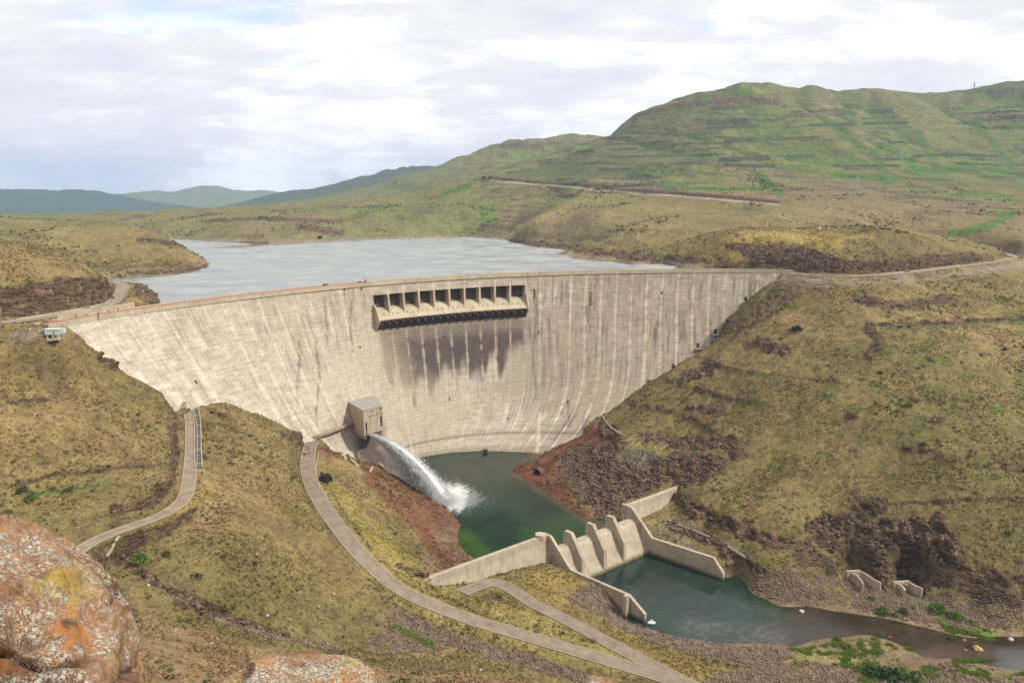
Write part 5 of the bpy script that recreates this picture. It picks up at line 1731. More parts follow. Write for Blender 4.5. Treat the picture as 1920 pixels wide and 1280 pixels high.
# ------------------------------------------------------------------ water jet and its spray: thousands of drops in flight
def build_jet():
    r = np.random.default_rng(11)
    P0 = H(694, 815, 604)
    E_ = G(846, 944, 0.0)
    z0 = P0[2]
    T_ = math.sqrt(2 * z0 / 9.81)
    vh = (E_ - P0)[:2] / T_ * 0.98
    dirh = vh / np.linalg.norm(vh); side = np.array([-dirh[1], dirh[0]])
    def drops(n, kind):
        if kind == 0:      # the solid core
            f = 1 - np.abs(r.normal(0, 0.085, n)); sp = 0.034; w = r.uniform(.20, .50, n)
        elif kind == 1:    # curtain falling short below it
            f = 1 - np.abs(r.normal(0, 0.25, n)); f = np.clip(f, 0.30, 1.0); sp = 0.030; w = r.uniform(.15, .36, n)
        else:              # spray thrown outward
            f = 1 + np.abs(r.normal(0, 0.03, n)); sp = 0.045; w = r.uniform(.05, .12, n)
        tt = r.uniform(0, 1, n) ** 0.82 * T_ * 1.05
        vx = np.linalg.norm(vh) * f
        x = vx * tt
        s_ = r.normal(0, 1, n) * sp * (3 + x) * 1.3 + r.normal(0, .5, n)
        z = z0 - 4.905 * tt ** 2 + r.normal(0, 1, n) * sp * (2 + x) * 0.7 + r.normal(0, .45, n)
        vz = -9.81 * tt
        pos = np.c_[P0[0] + dirh[0] * x + side[0] * s_, P0[1] + dirh[1] * x + side[1] * s_, z]
        vel = np.c_[dirh[0] * vx, dirh[1] * vx, vz]
        vel /= np.linalg.norm(vel, axis=1)[:, None]
        keep = z > 0.2
        ln = r.uniform(.8, 3.6, n) * (0.5 + w * 2)
        return pos[keep], vel[keep], w[keep], ln[keep]
    A = [drops(20000, 0), drops(40000, 1), drops(9000, 2)]
    # splash
    n = 15000
    a = r.uniform(0, 6.283, n); rr = np.abs(r.normal(0, 1, n)) ** 1.1 * 7.5
    c = E_[:2] - dirh * 4
    pos = np.c_[c[0] + dirh[0] * rr * np.cos(a) * 1.5 + side[0] * rr * np.sin(a), c[1] + dirh[1] * rr * np.cos(a) * 1.5 + side[1] * rr * np.sin(a), np.abs(r.normal(0, 1, n)) * 5.2 * np.exp(-rr / 14)]
    vel = r.normal(size=(n, 3)); vel /= np.linalg.norm(vel, axis=1)[:, None]
    A.append((pos, vel, r.uniform(.07, .26, n), r.uniform(.2, .8, n)))
    # drifting veil over the pool
    n = 5200
    pos = np.c_[c[0] + r.normal(12, 13, n), c[1] + r.normal(2, 8, n), np.abs(r.normal(0, 2.6, n))]
    vel = r.normal(size=(n, 3)); vel /= np.linalg.norm(vel, axis=1)[:, None]
    A.append((pos, vel, r.uniform(.05, .11, n), r.uniform(.1, .35, n)))
    pos, vel, w, ln = [np.concatenate([x[i] for x in A]) for i in range(4)]
    up_ = np.tile([0.0, 0.0, 1.0], (len(pos), 1))
    s1 = np.cross(vel, up_ + r.normal(0, .3, (len(pos), 3))); s1 /= np.linalg.norm(s1, axis=1)[:, None] + 1e-9
    s2 = np.cross(vel, s1)
    w_ = w[:, None] * .5; l_ = ln[:, None] * .5
    V_ = np.stack([pos - vel * l_, pos + s1 * w_, pos - s1 * w_ * .5 + s2 * w_ * .87, pos - s1 * w_ * .5 - s2 * w_ * .87, pos + vel * l_], 1).reshape(-1, 3)
    b = np.arange(len(pos))[:, None] * 5
    F_ = np.concatenate([b + np.array([[0, 1, 2]]), b + [[0, 2, 3]], b + [[0, 3, 1]], b + [[4, 2, 1]], b + [[4, 3, 2]], b + [[4, 1, 3]]])
    # the dense middle of the jet
    nt_, nr_ = 150, 40
    tt = np.linspace(0.0, T_ * 1.0, nt_)[:, None]; an = np.linspace(0, 6.2832, nr_, endpoint=False)[None]
    f_ = 1 - 0.06 * (0.5 - 0.5 * np.sin(an)) * np.clip(tt / T_ * 2, 0, 1)
    f_ = f_ - 0.10 * np.clip(-np.sin(an), 0, 1) * np.clip(tt / T_ * 1.5, 0, 1)
    x_ = np.linalg.norm(vh) * tt * f_
    rad = (0.55 + 1.05 * tt) * (1 + .30 * fbm(tt * 3.0 + 0 * an, np.cos(an) * 2.2 + 4, np.sin(an) * 2.2, 4) + .16 * fbm(tt * 14 + 0 * an, np.cos(an) * 5 + 4, np.sin(an) * 5, 3))
    sd = np.cos(an) * rad * 0.9
    zz_ = z0 - 4.905 * tt ** 2 + np.sin(an) * rad
    Vc = np.stack([P0[0] + dirh[0] * x_ + side[0] * sd, P0[1] + dirh[1] * x_ + side[1] * sd, zz_], -1).reshape(-1, 3)
    ci = np.arange(nt_ * nr_).reshape(nt_, nr_)
    cn = np.roll(ci, -1, axis=1)
    tri = np.concatenate([np.stack([ci[:-1], ci[1:], cn[1:]], -1).reshape(-1, 3), np.stack([ci[:-1], cn[1:], cn[:-1]], -1).reshape(-1, 3)])
    F_ = np.concatenate([F_, tri + len(V_)]); V_ = np.concatenate([V_, Vc])
    m, t, bs = mat_new("white_water")
    bs.inputs['Base Color'].default_value = (.93, .94, .94, 1)
    bs.inputs['Roughness'].default_value = 0.6
    tr = t.node('ShaderNodeBsdfTranslucent', inp={'Color': (.93, .94, .94, 1)})
    mxs = t.node('ShaderNodeMixShader', inp={0: 0.45, 1: bs.outputs[0], 2: tr.outputs[0]})
    t.l.new(mxs.outputs[0], t.n['Material Output'].inputs['Surface'])
    mc, tcx, bc = mat_new("white_water_core")
    bc.inputs['Base Color'].default_value = (.95, .96, .96, 1)
    bc.inputs['Roughness'].default_value = 0.7
    mi = np.zeros(len(F_), int); mi[-len(tri):] = 1
    o = mesh_obj('water_jet', V_, F_, mats=[m, mc], midx=mi)
    tag(o, 'white jet of water arcing from the outlet house down into the green pool', 'water jet', kind='stuff')


build_jet()

# ------------------------------------------------------------------ walls, posts and small buildings by the roads
wall_thing('retaining_wall', [G(108, 603.5, 149.2), G(150, 595, 149.3), G(200, 586.5, 149.6), G(252, 578, 150)], 0.9, 4.6, -0.6, CONCL, 'pale concrete retaining wall below the road at the left end of the dam', 'wall')
wall_thing('parapet_wall', [G(30, 599, 151.6), G(100, 588, 151.6), G(150, 579, 151.6), G(204, 568, 151.6)], 0.5, 0.9, -0.4, CONCL, 'low pale parapet along the road beneath the left rock cutting', 'wall')
wall_thing('parapet_wall', [G(1500, 507, 150.6), G(1560, 514, 150.9), G(1620, 513.5, 151.2), G(1700, 509, 151.3), G(1800, 497, 151.4)], 0.5, 0.8, -0.3, CONCL, 'low kerb wall along the road under the right rock cutting', 'wall')
wall_thing('parapet_wall', [G(1478, 514, 149.6), G(1500, 517, 149.4), G(1545, 520, 149.5)], 0.8, 2.2, -1.5, CONC, 'short dark retaining wall where the dam crest meets the right bank', 'wall')
wall_thing('stone_wall', [terr(598, 850, -.2), terr(592, 880, -.2), terr(600, 915, -.2)], 0.5, 0.9, 0, CONC, 'low guard wall on the outer side of the lower road bend', 'wall')
wall_thing('path_wall', [terr(1130, 782, -.2), terr(1140, 797, -.2), terr(1160, 812, -.2), terr(1177, 820, -.2)], 0.6, 1.3, 0, CONCL, 'pale path wall dropping from the dam across the right bank', 'wall')

wall_thing('bench_wall', [terr(1250, 975, 0), terr(1280, 988, 0), terr(1320, 1003, 0), terr(1365, 1026, 0), terr(1400, 1047, 0)], 0.8, 1.5, -.4, CONC, 'low concrete edge wall of the track on the ledge right of the weir', 'wall')

# stepped drain beside the upper road
def build_drain():
    pix = [(367, 768), (370, 790), (371, 815), (371, 845), (373, 878)]
    c = catmull([terr(u, v, 0.25) for u, v in pix], 5)
    root = empty('stepped_drain', c[0], 'dark stepped drainage channel with a pale edge beside the upper road', 'drain')
    l_, r_, z = ribbon(c, 1.5, 0.0)
    n = len(c); mb = MB()
    for i in range(n - 1):
        zz = z[i]
        mb.prism([np.r_[l_[i], zz - 1.5], np.r_[r_[i], zz - 1.5], np.r_[r_[i + 1], zz - 1.5], np.r_[l_[i + 1], zz - 1.5]],
                 [np.r_[l_[i], zz + .1], np.r_[r_[i], zz + .1], np.r_[r_[i + 1], zz + .1], np.r_[l_[i + 1], zz + .1]])
    mb.build('channel', mat_flat("drain_dark", (.10, .09, .095), 0.9, 0.4, 1.2), root)
    strip_wall(c, 0.5, 0.8, 0, side=1.8).build('kerb', CONCL, root)
    strip_wall(c, 0.4, 0.6, 0, side=-1.8).build('kerb', CONCL, root)
    for i in range(3, n - 1, 4):
        MB().bar(np.r_[l_[i], z[i] + .5], np.r_[r_[i], z[i] + .5], .5, .5).build('crossbar', CONC, root)


build_drain()


def build_culvert():
    tl, tr = G(166, 1021, 75.4), G(226, 1000, 75.4)
    bl, br = G(186, 1047, 68.5), G(199, 1046, 68.8)
    br2 = G(222, 1012, 74)
    root = empty('culvert', (bl + br) / 2, 'small arched culvert in a grey retaining slab under the upper road', 'culvert')
    back = np.array([-0.2, 1.2, 0])
    ring = [bl, br, br2, tr, tl]
    mb = MB(); mb.prism([p for p in ring], [p + back for p in ring]); mb.build('apron', mat_flat("grey_apron", (.155, .13, .12), 0.9, 0.35, .7), root)
    # arch head
    c = (bl * .8 + br * .2) + [0, -1.2, -.5]
    k = 12; V_ = []; F_ = []
    for o in (0, 2.0):
        for i in range(k + 1):
            a = math.pi * i / k
            for rr in (1.7, 2.6):
                V_.append((c[0] - rr * math.cos(a), c[1] + o, c[2] + rr * math.sin(a) * 1.25))
    n = 2 * (k + 1)
    for i in range(k):
        a, b = 2 * i, 2 * i + 2
        F_ += [(a, a + 1, b + 1, b), (a + 1, a + 1 + n, b + 1 + n, b + 1), (a, b, b + n, a + n)]
    MB().add(V_, F_).build('arch', CONCL, root)
    V2 = [V_[2 * i] for i in range(k + 1)]
    MB().add([(x, y + .6, z) for x, y, z in V2], [tuple(range(k + 1))]).build('mouth', DARK, root)
    pts_ = [terr(223, 1006, .1), terr(214, 1020, .1), terr(208, 1033, .1), terr(197, 1046, .1)]
    strip_wall(catmull(pts_, 4), 0.9, 0.6, -.2).build('stone_edging', CONCL, root)


build_culvert()


def build_kiosk():
    c = G(101, 629, 147.0)
    c[2] = 146.6
    root = empty('transformer_kiosk', c, 'small pale green transformer cabin on white footings by the left end of the dam', 'cabin')
    x, y, z = c
    MB().box((x, y, z + 2.6), (7.4, 3.6, 2.8), .1).build('cabin', mat_flat("pale_green_paint", (.50, .60, .54), 0.6, 0.12), root)
    MB().box((x, y, z + 4.15), (8.0, 4.2, .3), .1).build('roof', mat_flat("white_roof", (.62, .66, .64), 0.6, 0.1), root)
    MB().box((x - 5.2, y, z + 2.0), (2.2, 3, 3.2), .1).build('switch_box', mat_flat("grey_paint", (.22, .24, .27), 0.6), root)
    MB().box((x + 4.9, y + .5, z + 3.1), (2.2, 2.6, 2.6), .1).build('annex', mat_flat("pale_green_annex", (.52, .62, .60), 0.6, 0.12), root)
    for dx in (-2.9, 0.2, 3.2):
        MB().box((x + dx, y - 1.2, z - .4), (.9, .9, 3.4), .1).build('footing', CONCL, root)
    MB().prism([(x - 3, y - 2.5, z - 2.5), (x + 3.5, y - 2.5, z - 1.5), (x + 3.5, y + 2, z - 1.2), (x - 3, y + 2, z - 1.8)], [(x - 3, y - 2.5, z - 1.6), (x + 3.5, y - 2.2, z - .1), (x + 3.5, y + 2, z + .1), (x - 3, y + 2, z - .2)]).build('plinth', CONCL, root)
    for dx in (-1.8, 1.2):
        MB().box((x + dx, y - 1.85, z + 2.7), (1.2, .12, 1.7), .1).build('louvre', mat_flat("louvre_grey", (.30, .36, .34), 0.6), root)
    return root


build_kiosk()

# lamp posts on the terrace behind the left end of the crest
def lamp_post(p, label):
    root = empty('lamp_post', p, label, 'lamp post', 'short lamp posts on the terrace at the left abutment')
    x, y, z = p
    MB().box((x, y, z + .15), (.8, .8, .3)).build('base', CONC, root)
    MB().box((x, y, z + 1.8), (.34, .34, 3.4)).build('post', STEEL, root)
    MB().box((x + .2, y, z + 3.6), (1.1, .5, .35)).build('lamp_head', STEEL, root)
    return root


for k_, (u_, v_) in enumerate([(143, 602), (162, 600), (185, 597), (204, 593), (222, 589)]):
    p = G(u_, v_, 149.2)
    lamp_post(p, ['short lamp post on the left terrace, nearest the road junction', 'second short lamp post from the left on the terrace', 'middle short lamp post of the five on the terrace', 'fourth short lamp post from the left on the terrace', 'short lamp post nearest the water end of the retaining wall'][k_])

# things standing on the crest
def crest_hut(u, v, label, w=3.2, h=2.8):
    t_, _ = dam_at(u, v)
    p = q(t_, 0, -3.0)
    root = empty('crest_hut', (p[0], p[1], 150.3), label, 'hut', 'huts on the crest of the dam')
    MB().box((p[0], p[1], 150.3 + h / 2), (w, w, h), t_).build('cabin', mat_flat("hut_grey", (.20, .19, .18), 0.7), root)
    MB().box((p[0], p[1], 150.3 + h + .15), (w + .8, w + .8, .3), t_).build('roof', mat_flat("hut_roof", (.38, .37, .34), 0.7), root)
    MB().box((p[0] + .3, p[1] - w / 2 - .1, 150.3 + 1.0), (1.0, .25, 2.0), 0).build('door', DARK, root)
    return root


crest_hut(615, 540, 'grey hut on the crest left of the spillway, farther from it')
crest_hut(679, 534, 'smaller hut on the crest just left of the spillway', 2.4, 2.2)
crest_hut(1466, 509, 'small hut at the right end of the dam crest', 2.4, 2.0)

# gantry crane arm lying by the second hut
t_, _ = dam_at(690, 533)
p = q(t_, 0, -4.5)
root = empty('crest_crane', (p[0], p[1], 150.3), 'low maintenance crane with a horizontal boom on the crest above the spillway edge', 'crane')
MB().box((p[0], p[1], 151.3), (1.6, 1.6, 2.0)).build('carriage', STEEL, root)
MB().bar((p[0] - 4, p[1], 153.6), (p[0] + 6, p[1] + 3, 153.2), .6, .6).build('boom', mat_flat("crane_buff", (.42, .34, .24), 0.7), root)
MB().box((p[0], p[1], 152.8), (.7, .7, 1.6)).build('mast', STEEL, root)


# ------------------------------------------------------------------ power line pylons
def pylon(p, h, label, w=None, mat=None):
    w = w or h * .16
    root = empty('pylon', p, label, 'pylon', 'lattice pylons of the power line')
    x, y, z = p
    mt = mat or STEEL
    b = h * .012 + .12
    def corner(i, f):
        s_ = w / 2 * (1 - .8 * f)
        return np.array([x + s_ * (1 if i in (0, 1) else -1), y + s_ * (1 if i in (0, 3) else -1), z + h * f])
    mb = MB()
    for i in range(4): mb.bar(corner(i, 0), corner(i, 1), b)
    mb.build('legs', mt, root)
    mb = MB()
    for k in range(6):
        f0, f1 = k / 6, (k + 1) / 6
        for i in range(4):
            mb.bar(corner(i, f0), corner((i + 1) % 4, f1), b * .6)
            mb.bar(corner((i + 1) % 4, f0), corner(i, f1), b * .6)
    mb.build('bracing', mt, root)
    for f in (.72, .84, .96):
        MB().bar((x - h * .16, y, z + h * f), (x + h * .16, y, z + h * f), b).build('crossarm', mt, root)
    return root


LG = mat_flat("galvanised_far", (.42, .42, .42), 0.6, 0.1, 1, 0.3)
pylon(terr(1607, 356), 26, 'grey lattice pylon at the foot of the big mountain, right of centre', mat=LG)
pylon(H(1826, 169, 3050) - np.array([0, 0, 2]), 30, 'tiny lattice pylon on the skyline near the right edge', mat=LG)
pylon(terr(1690, 300), 24, 'faint lattice pylon half way up the mountain slope', mat=LG)


def pole_pair(p, label):
    root = empty('pole_structure', p, label, 'utility pole')
    x, y, z = p
    for dx in (-.9, .9):
        MB().box((x + dx, y, z + 4), (.22, .22, 8.4)).build('pole', mat_flat("dark_timber", (.07, .055, .045), 0.9), root)
    MB().box((x, y, z + 7.6), (2.8, .2, .25)).build('crossarm', STEEL, root)
    for k in range(3):
        MB().bar((x - .9, y, z + 1 + 2.1 * k), (x + .9, y, z + 3.1 + 2.1 * k), .1).build('brace', STEEL, root)


pole_pair(terr(76, 712), 'two-legged dark pole structure on the upper left hillside')

# white float by the end of the left wall
p = wp(97, 81, TAILZ)
root = empty('float', p, 'white round-ended float on the water beside the left wall end', 'float')
V_, F_ = [], []
k, m_ = 14, 9
for j in range(m_):
    f = j / (m_ - 1); rr = math.sin(math.pi * (0.04 + .92 * f)) ** .5 * 1.25
    for i in range(k):
        a = 6.283 * i / k
        V_.append((p[0] - 2 + 4.6 * f, p[1] + rr * math.cos(a), p[2] + .55 + rr * .8 * math.sin(a)))
F_ = [(j * k + i, j * k + (i + 1) % k, (j + 1) * k + (i + 1) % k, (j + 1) * k + i) for j in range(m_ - 1) for i in range(k)] + [tuple(range(k))[::-1], tuple((m_ - 1) * k + i for i in range(k))]
MB().add(V_, F_).build('hull', mat_flat("white_float", (.72, .78, .76), 0.5, 0.1), root, True)
MB().box((p[0] + .4, p[1], p[2] + 1.9), (1.2, .8, .7)).build('hatch', mat_flat("float_grey", (.5, .55, .54), 0.6), root)


# ------------------------------------------------------------------ stones
def rock_mesh(r, sub=2, rough=0.35, flat=0.7):
    import bmesh
    bm = bmesh.new()
    bmesh.ops.create_icosphere(bm, subdivisions=sub, radius=1.0)
    v = np.array([x.co[:] for x in bm.verts]); f = [[x.index for x in q_.verts] for q_ in bm.faces]
    bm.free()
    o = r.uniform(0, 50, 3)
    d = 1 + rough * fbm(v[:, 0] * 1.3 + o[0], v[:, 1] * 1.3 + o[1], v[:, 2] * 1.3 + o[2], 3) * 1.6
    v = v * d[:, None]
    v[:, 0] *= r.uniform(.85, 1.35); v[:, 2] *= flat
    return v, np.array(f)


def merge(parts):
    V_, F_, n = [], [], 0
    for v, f in parts:
        V_.append(v); F_.append(f + n); n += len(v)
    return np.concatenate(V_), np.concatenate(F_)


rg = np.random.default_rng(5)
MS = mat_flat("loose_stones", (.205, .146, .100), 0.9, 0.55, 0.25, bump=0.1)
MSP = mat_flat("pale_stone", (.50, .44, .35), 0.85, 0.2, 0.8, bump=0.06)
MSY = mat_flat("ochre_stone", (.42, .31, .13), 0.85, 0.3, 0.8, bump=0.06)


def block_mesh(r):
    """an angular broken stone: a cube with its corners pulled about and one cut off"""
    v = np.array([(x, y, z) for x in (-1, 1) for y in (-1, 1) for z in (-1, 1)], float)
    v = v * np.array([r.uniform(.6, 1.1), r.uniform(.5, .9), r.uniform(.35, .8)]) + r.normal(0, .20, (8, 3))
    f = np.array([(0, 1, 3, 2), (4, 6, 7, 5), (0, 4, 5, 1), (2, 3, 7, 6), (0, 2, 6, 4), (1, 5, 7, 3)])
    a = r.uniform(0, .8); co, si = math.cos(a), math.sin(a)
    v = np.stack([v[:, 0], v[:, 1] * co - v[:, 2] * si, v[:, 1] * si + v[:, 2] * co], -1)
    return v * .6, f


base_rocks = [block_mesh(rg) for _ in range(18)]


def scatter_idx(mask, n, r):
    """random places on the ground, weighted by a mask and by true surface"""
    area_ = (_RR ** 2) * (_thA[1] - _thA[0]) * 0 + 1.0
    dth = np.gradient(_thA)[:, None]; dr = np.gradient(_rA)[None]
    w = (mask * _RR * dth * dr).ravel()
    w = w / w.sum()
    k = r.choice(w.size, n, p=w)
    i, j = np.unravel_index(k, mask.shape)
    th_ = _thA[i] + (r.random(n) - .5) * dth[i, 0]
    rr = _rA[j] + (r.random(n) - .5) * dr[0, j]
    return rr * np.sin(th_), rr * np.cos(th_), TZf[i, j], i, j


def scatter(name, protos, mask, n, smin, smax, mat, r, sink=0.25, label=None, cat=None, pw=2.0, tint=None):
    X, Y, Z_, i, j = scatter_idx(mask, n, r)
    s_ = smin + (smax - smin) * r.random(n) ** pw
    a = r.uniform(0, 6.283, n)
    VV_, FF_, CC_, nn = [], [], [], 0
    pi = r.integers(0, len(protos), n)
    for k, (pv, pf) in enumerate(protos):
        m = np.where(pi == k)[0]
        if not len(m): continue
        co, si = np.cos(a[m])[:, None], np.sin(a[m])[:, None]
        x = (pv[None, :, 0] * co - pv[None, :, 1] * si) * s_[m][:, None] + X[m][:, None]
        y = (pv[None, :, 0] * si + pv[None, :, 1] * co) * s_[m][:, None] + Y[m][:, None]
        z = pv[None, :, 2] * s_[m][:, None] + Z_[m][:, None] + s_[m][:, None] * (0.5 - sink)
        V_ = np.stack([x, y, z], -1).reshape(-1, 3)
        F_ = (pf[None] + (np.arange(len(m)) * len(pv))[:, None, None]).reshape(-1, pf.shape[1]) + nn
        nn += len(V_)
        VV_.append(V_); FF_.append(F_)
        if tint is not None:
            CC_.append(np.repeat(tint(i[m], j[m], len(m)), len(pv), axis=0))
    o = mesh_obj(name, np.concatenate(VV_), np.concatenate(FF_), mat)
    if tint is not None:
        add_color(o.data, 'tint', np.concatenate(CC_))
    tag(o, label, cat, kind='stuff')
    return o


fr_mask = (np.abs(_TH) < 0.62) & (_RR > 200)
_onroad = np.zeros(TX.shape, bool)
for c_, w_ in ((C_R1, 4.4), (C_R2, 5.8), (C_R3, 5.4), (C_RR, 5), (C_RL, 6)):
    m = crop(c_, 8)
    d_, _ = seg_dist(TX[m], TY[m], c_)
    _onroad[m] |= d_ < w_
OKM = (~_onroad & ~_ch).astype(float)
scatter('loose_stones', base_rocks, PEB * OKM * fr_mask * (_RR < 560) * (TZ > TAILZ - .3), 26000, .2, .95, MS, rg, label='loose grey-brown stones and riprap along the river banks', cat='stones')
MRK = mat_flat("dark_rock_blocks", (.125, .080, .050), 0.95, 0.5, 0.2, bump=0.2)
scatter('rock_blocks', base_rocks, smooth(.4, .9, ROCK) * (.12 + CRAG) * OKM * fr_mask * (_RR < 950) * (TZ > TAILZ), 11000, .4, 2.3, MRK, rg, label='dark broken rock blocks on the cliffs and ledges', cat='rocks', pw=3)
scatter('rubble', base_rocks, np.clip(1 - np.abs(COL[..., 0] - COL[..., 1] * 1.2) * 12, 0, 1) * (1 - ROCK) * OKM * fr_mask * (_RR < 900) * (TZ > 0), 1800, .3, 1.3, mat_flat("pale_rubble", (.36, .31, .24), 0.9, 0.3, 0.4), rg, label='pale stones strewn over the grassy slopes', cat='stones', pw=4)

for (u_, v_, s_, m_, lb) in ((1503, 1147, 1.5, MSP, 'lone pale boulder in the brown shallows of the river'), (1895, 1199, 1.4, MSP, 'pale boulder in the stream near the right edge'),
                            (1833, 1218, 2.2, MSY, 'ochre boulder in midstream, the largest of its cluster'), (1810, 1219, 1.0, MS, 'small dark boulder just left of the ochre one in midstream'),
                            (1808, 1200, .9, MS, 'small brown boulder upstream of the ochre one'), (1668, 1194, 0.8, MS, 'small grey stone in the shallows beside the grassy islet')):
    v, f = rock_mesh(rg, 3, .35, .7)
    p = G(u_, v_, TAILZ)
    o = mesh_obj('river_boulder', v * s_, f, m_, smooth_sh=True)
    o.location = (p[0], p[1], p[2] + .25 * s_)
    tag(o, lb, 'boulder', 'boulders standing in the river')

# concrete remnants on the left bank beneath the dam
for k_, (poly, lb) in enumerate((([(632, 846), (640, 852), (648, 858), (645, 866)], 'short broken pale slab edge under the walkway on the left bank'),
                                 ([(650, 852), (660, 863), (672, 875)], 'long broken pale slab edge leading down the left bank'),
                                 ([(702, 866), (698, 876), (694, 886)], 'upright strip of pale concrete on the left bank near the jet'),
                                 ([(700, 864), (715, 872), (728, 888)], 'pale concrete strip along the bank edge behind the jet'))):
    c = catmull([terr(u, v, 0) for u, v in poly], 5)
    c[:, 2] += 0.3
    tag(strip_wall(c, 1.6, 0.9, -.5).build('concrete_remnant', CONCL), lb, 'concrete slab', 'broken concrete slabs on the left bank')


# ------------------------------------------------------------------ lichen-covered boulders in the near corner
def mat_lichen():
    m, t, b = mat_new("lichen_rock")
    tc = t.node('ShaderNodeNewGeometry').outputs['Position']
    warp = t.noise(tc, 3.0, 4, 0.6)
    w = t.node('ShaderNodeVectorMath', operation='ADD', inp={0: tc})
    cx = t.node('ShaderNodeCombineXYZ', inp={0: t.math('MULTIPLY', warp, .3), 1: t.math('MULTIPLY', warp, .2), 2: 0.0})
    t.l.new(cx.outputs[0], w.inputs[1])
    p = w.outputs[0]
    n1 = t.noise(p, 1.4, 6, 0.62)
    n2 = t.noise(t.mapping(tc, (4, 2, 9)), 1.9, 8, 0.72)
    n3 = t.noise(t.mapping(p, (9, 5, 1)), 1.6, 6, 0.62)
    n4 = t.noise(t.mapping(p, (1, 8, 3)), 1.7, 6, 0.62)
    fine = t.noise(tc, 34, 5, 0.75)
    grain = t.noise(tc, 11, 6, 0.75)
    spots = t.node('ShaderNodeTexVoronoi', feature='F1', inp={'Vector': tc, 'Scale': 46.0})
    spots2 = t.node('ShaderNodeTexVoronoi', feature='F1', inp={'Vector': tc, 'Scale': 21.0})
    c = t.ramp(n1, [(0.30, (.10, .06, .04)), (0.43, (.20, .105, .06)), (0.55, (.30, .165, .09)), (0.72, (.40, .27, .15))])
    c = t.mix(1.0, c, t.ramp(grain, [(0.3, .6), (0.5, 1.0), (0.7, 1.35)]), 'MULTIPLY')
    og = t.math('MULTIPLY', t.ramp(n3, [(0.53, 0.0), (0.60, 1.0)]), t.ramp(grain, [(0.38, 0.15), (0.56, 1.0)]))
    c = t.mix(t.math('MULTIPLY', og, 0.9), c, (.46, .19, .04))
    yl = t.math('MULTIPLY', t.ramp(n4, [(0.57, 0.0), (0.66, 0.8)]), t.ramp(grain, [(0.40, 0.1), (0.58, 1.0)]))
    c = t.mix(yl, c, (.42, .33, .07))
    s1 = t.ramp(spots.outputs['Distance'], [(0.30, 1.0), (0.52, 0.0)])
    s2 = t.ramp(spots2.outputs['Distance'], [(0.28, 1.0), (0.50, 0.0)])
    field = t.ramp(n2, [(0.435, 0.0), (0.535, 1.0)])
    wh = t.math('MULTIPLY', t.math('MAXIMUM', s1, s2), field)
    wh = t.math('MAXIMUM', wh, t.math('MULTIPLY', t.ramp(n2, [(0.58, 0.0), (0.63, 1.0)]), t.ramp(fine, [(0.44, 0.0), (0.54, 1.0)])))
    wc = t.mix(t.ramp(fine, [(0.35, 0.0), (0.65, 1.0)]), (.36, .35, .28), (.64, .62, .53))
    c = t.mix(wh, c, wc)
    dk = t.ramp(t.noise(t.mapping(p, (3, 3, 3)), 3.3, 5, 0.6), [(0.60, 0.0), (0.72, 0.75)])
    c = t.mix(dk, c, (.045, .03, .025))
    pt = t.ramp(t.node('ShaderNodeNewGeometry').outputs['Pointiness'], [(0.40, .25), (0.485, 1.0)])
    c = t.mix(1.0, c, pt, 'MULTIPLY')
    c = t.mix(1.0, c, t.ramp(fine, [(0.3, .75), (0.7, 1.2)]), 'MULTIPLY')
    t.l.new(c, b.inputs['Base Color'])
    b.inputs['Roughness'].default_value = 0.95
    b.inputs['Specular IOR Level'].default_value = 0.15
    h = t.math('ADD', t.math('MULTIPLY', grain, 0.05), t.math('ADD', t.math('MULTIPLY', fine, 0.015), t.math('MULTIPLY', wh, 0.01)))
    bp = t.node('ShaderNodeBump', inp={'Height': h, 'Strength': 0.9, 'Distance': 1.0})
    t.l.new(bp.outputs[0], b.inputs['Normal'])
    return m


ML = mat_lichen()


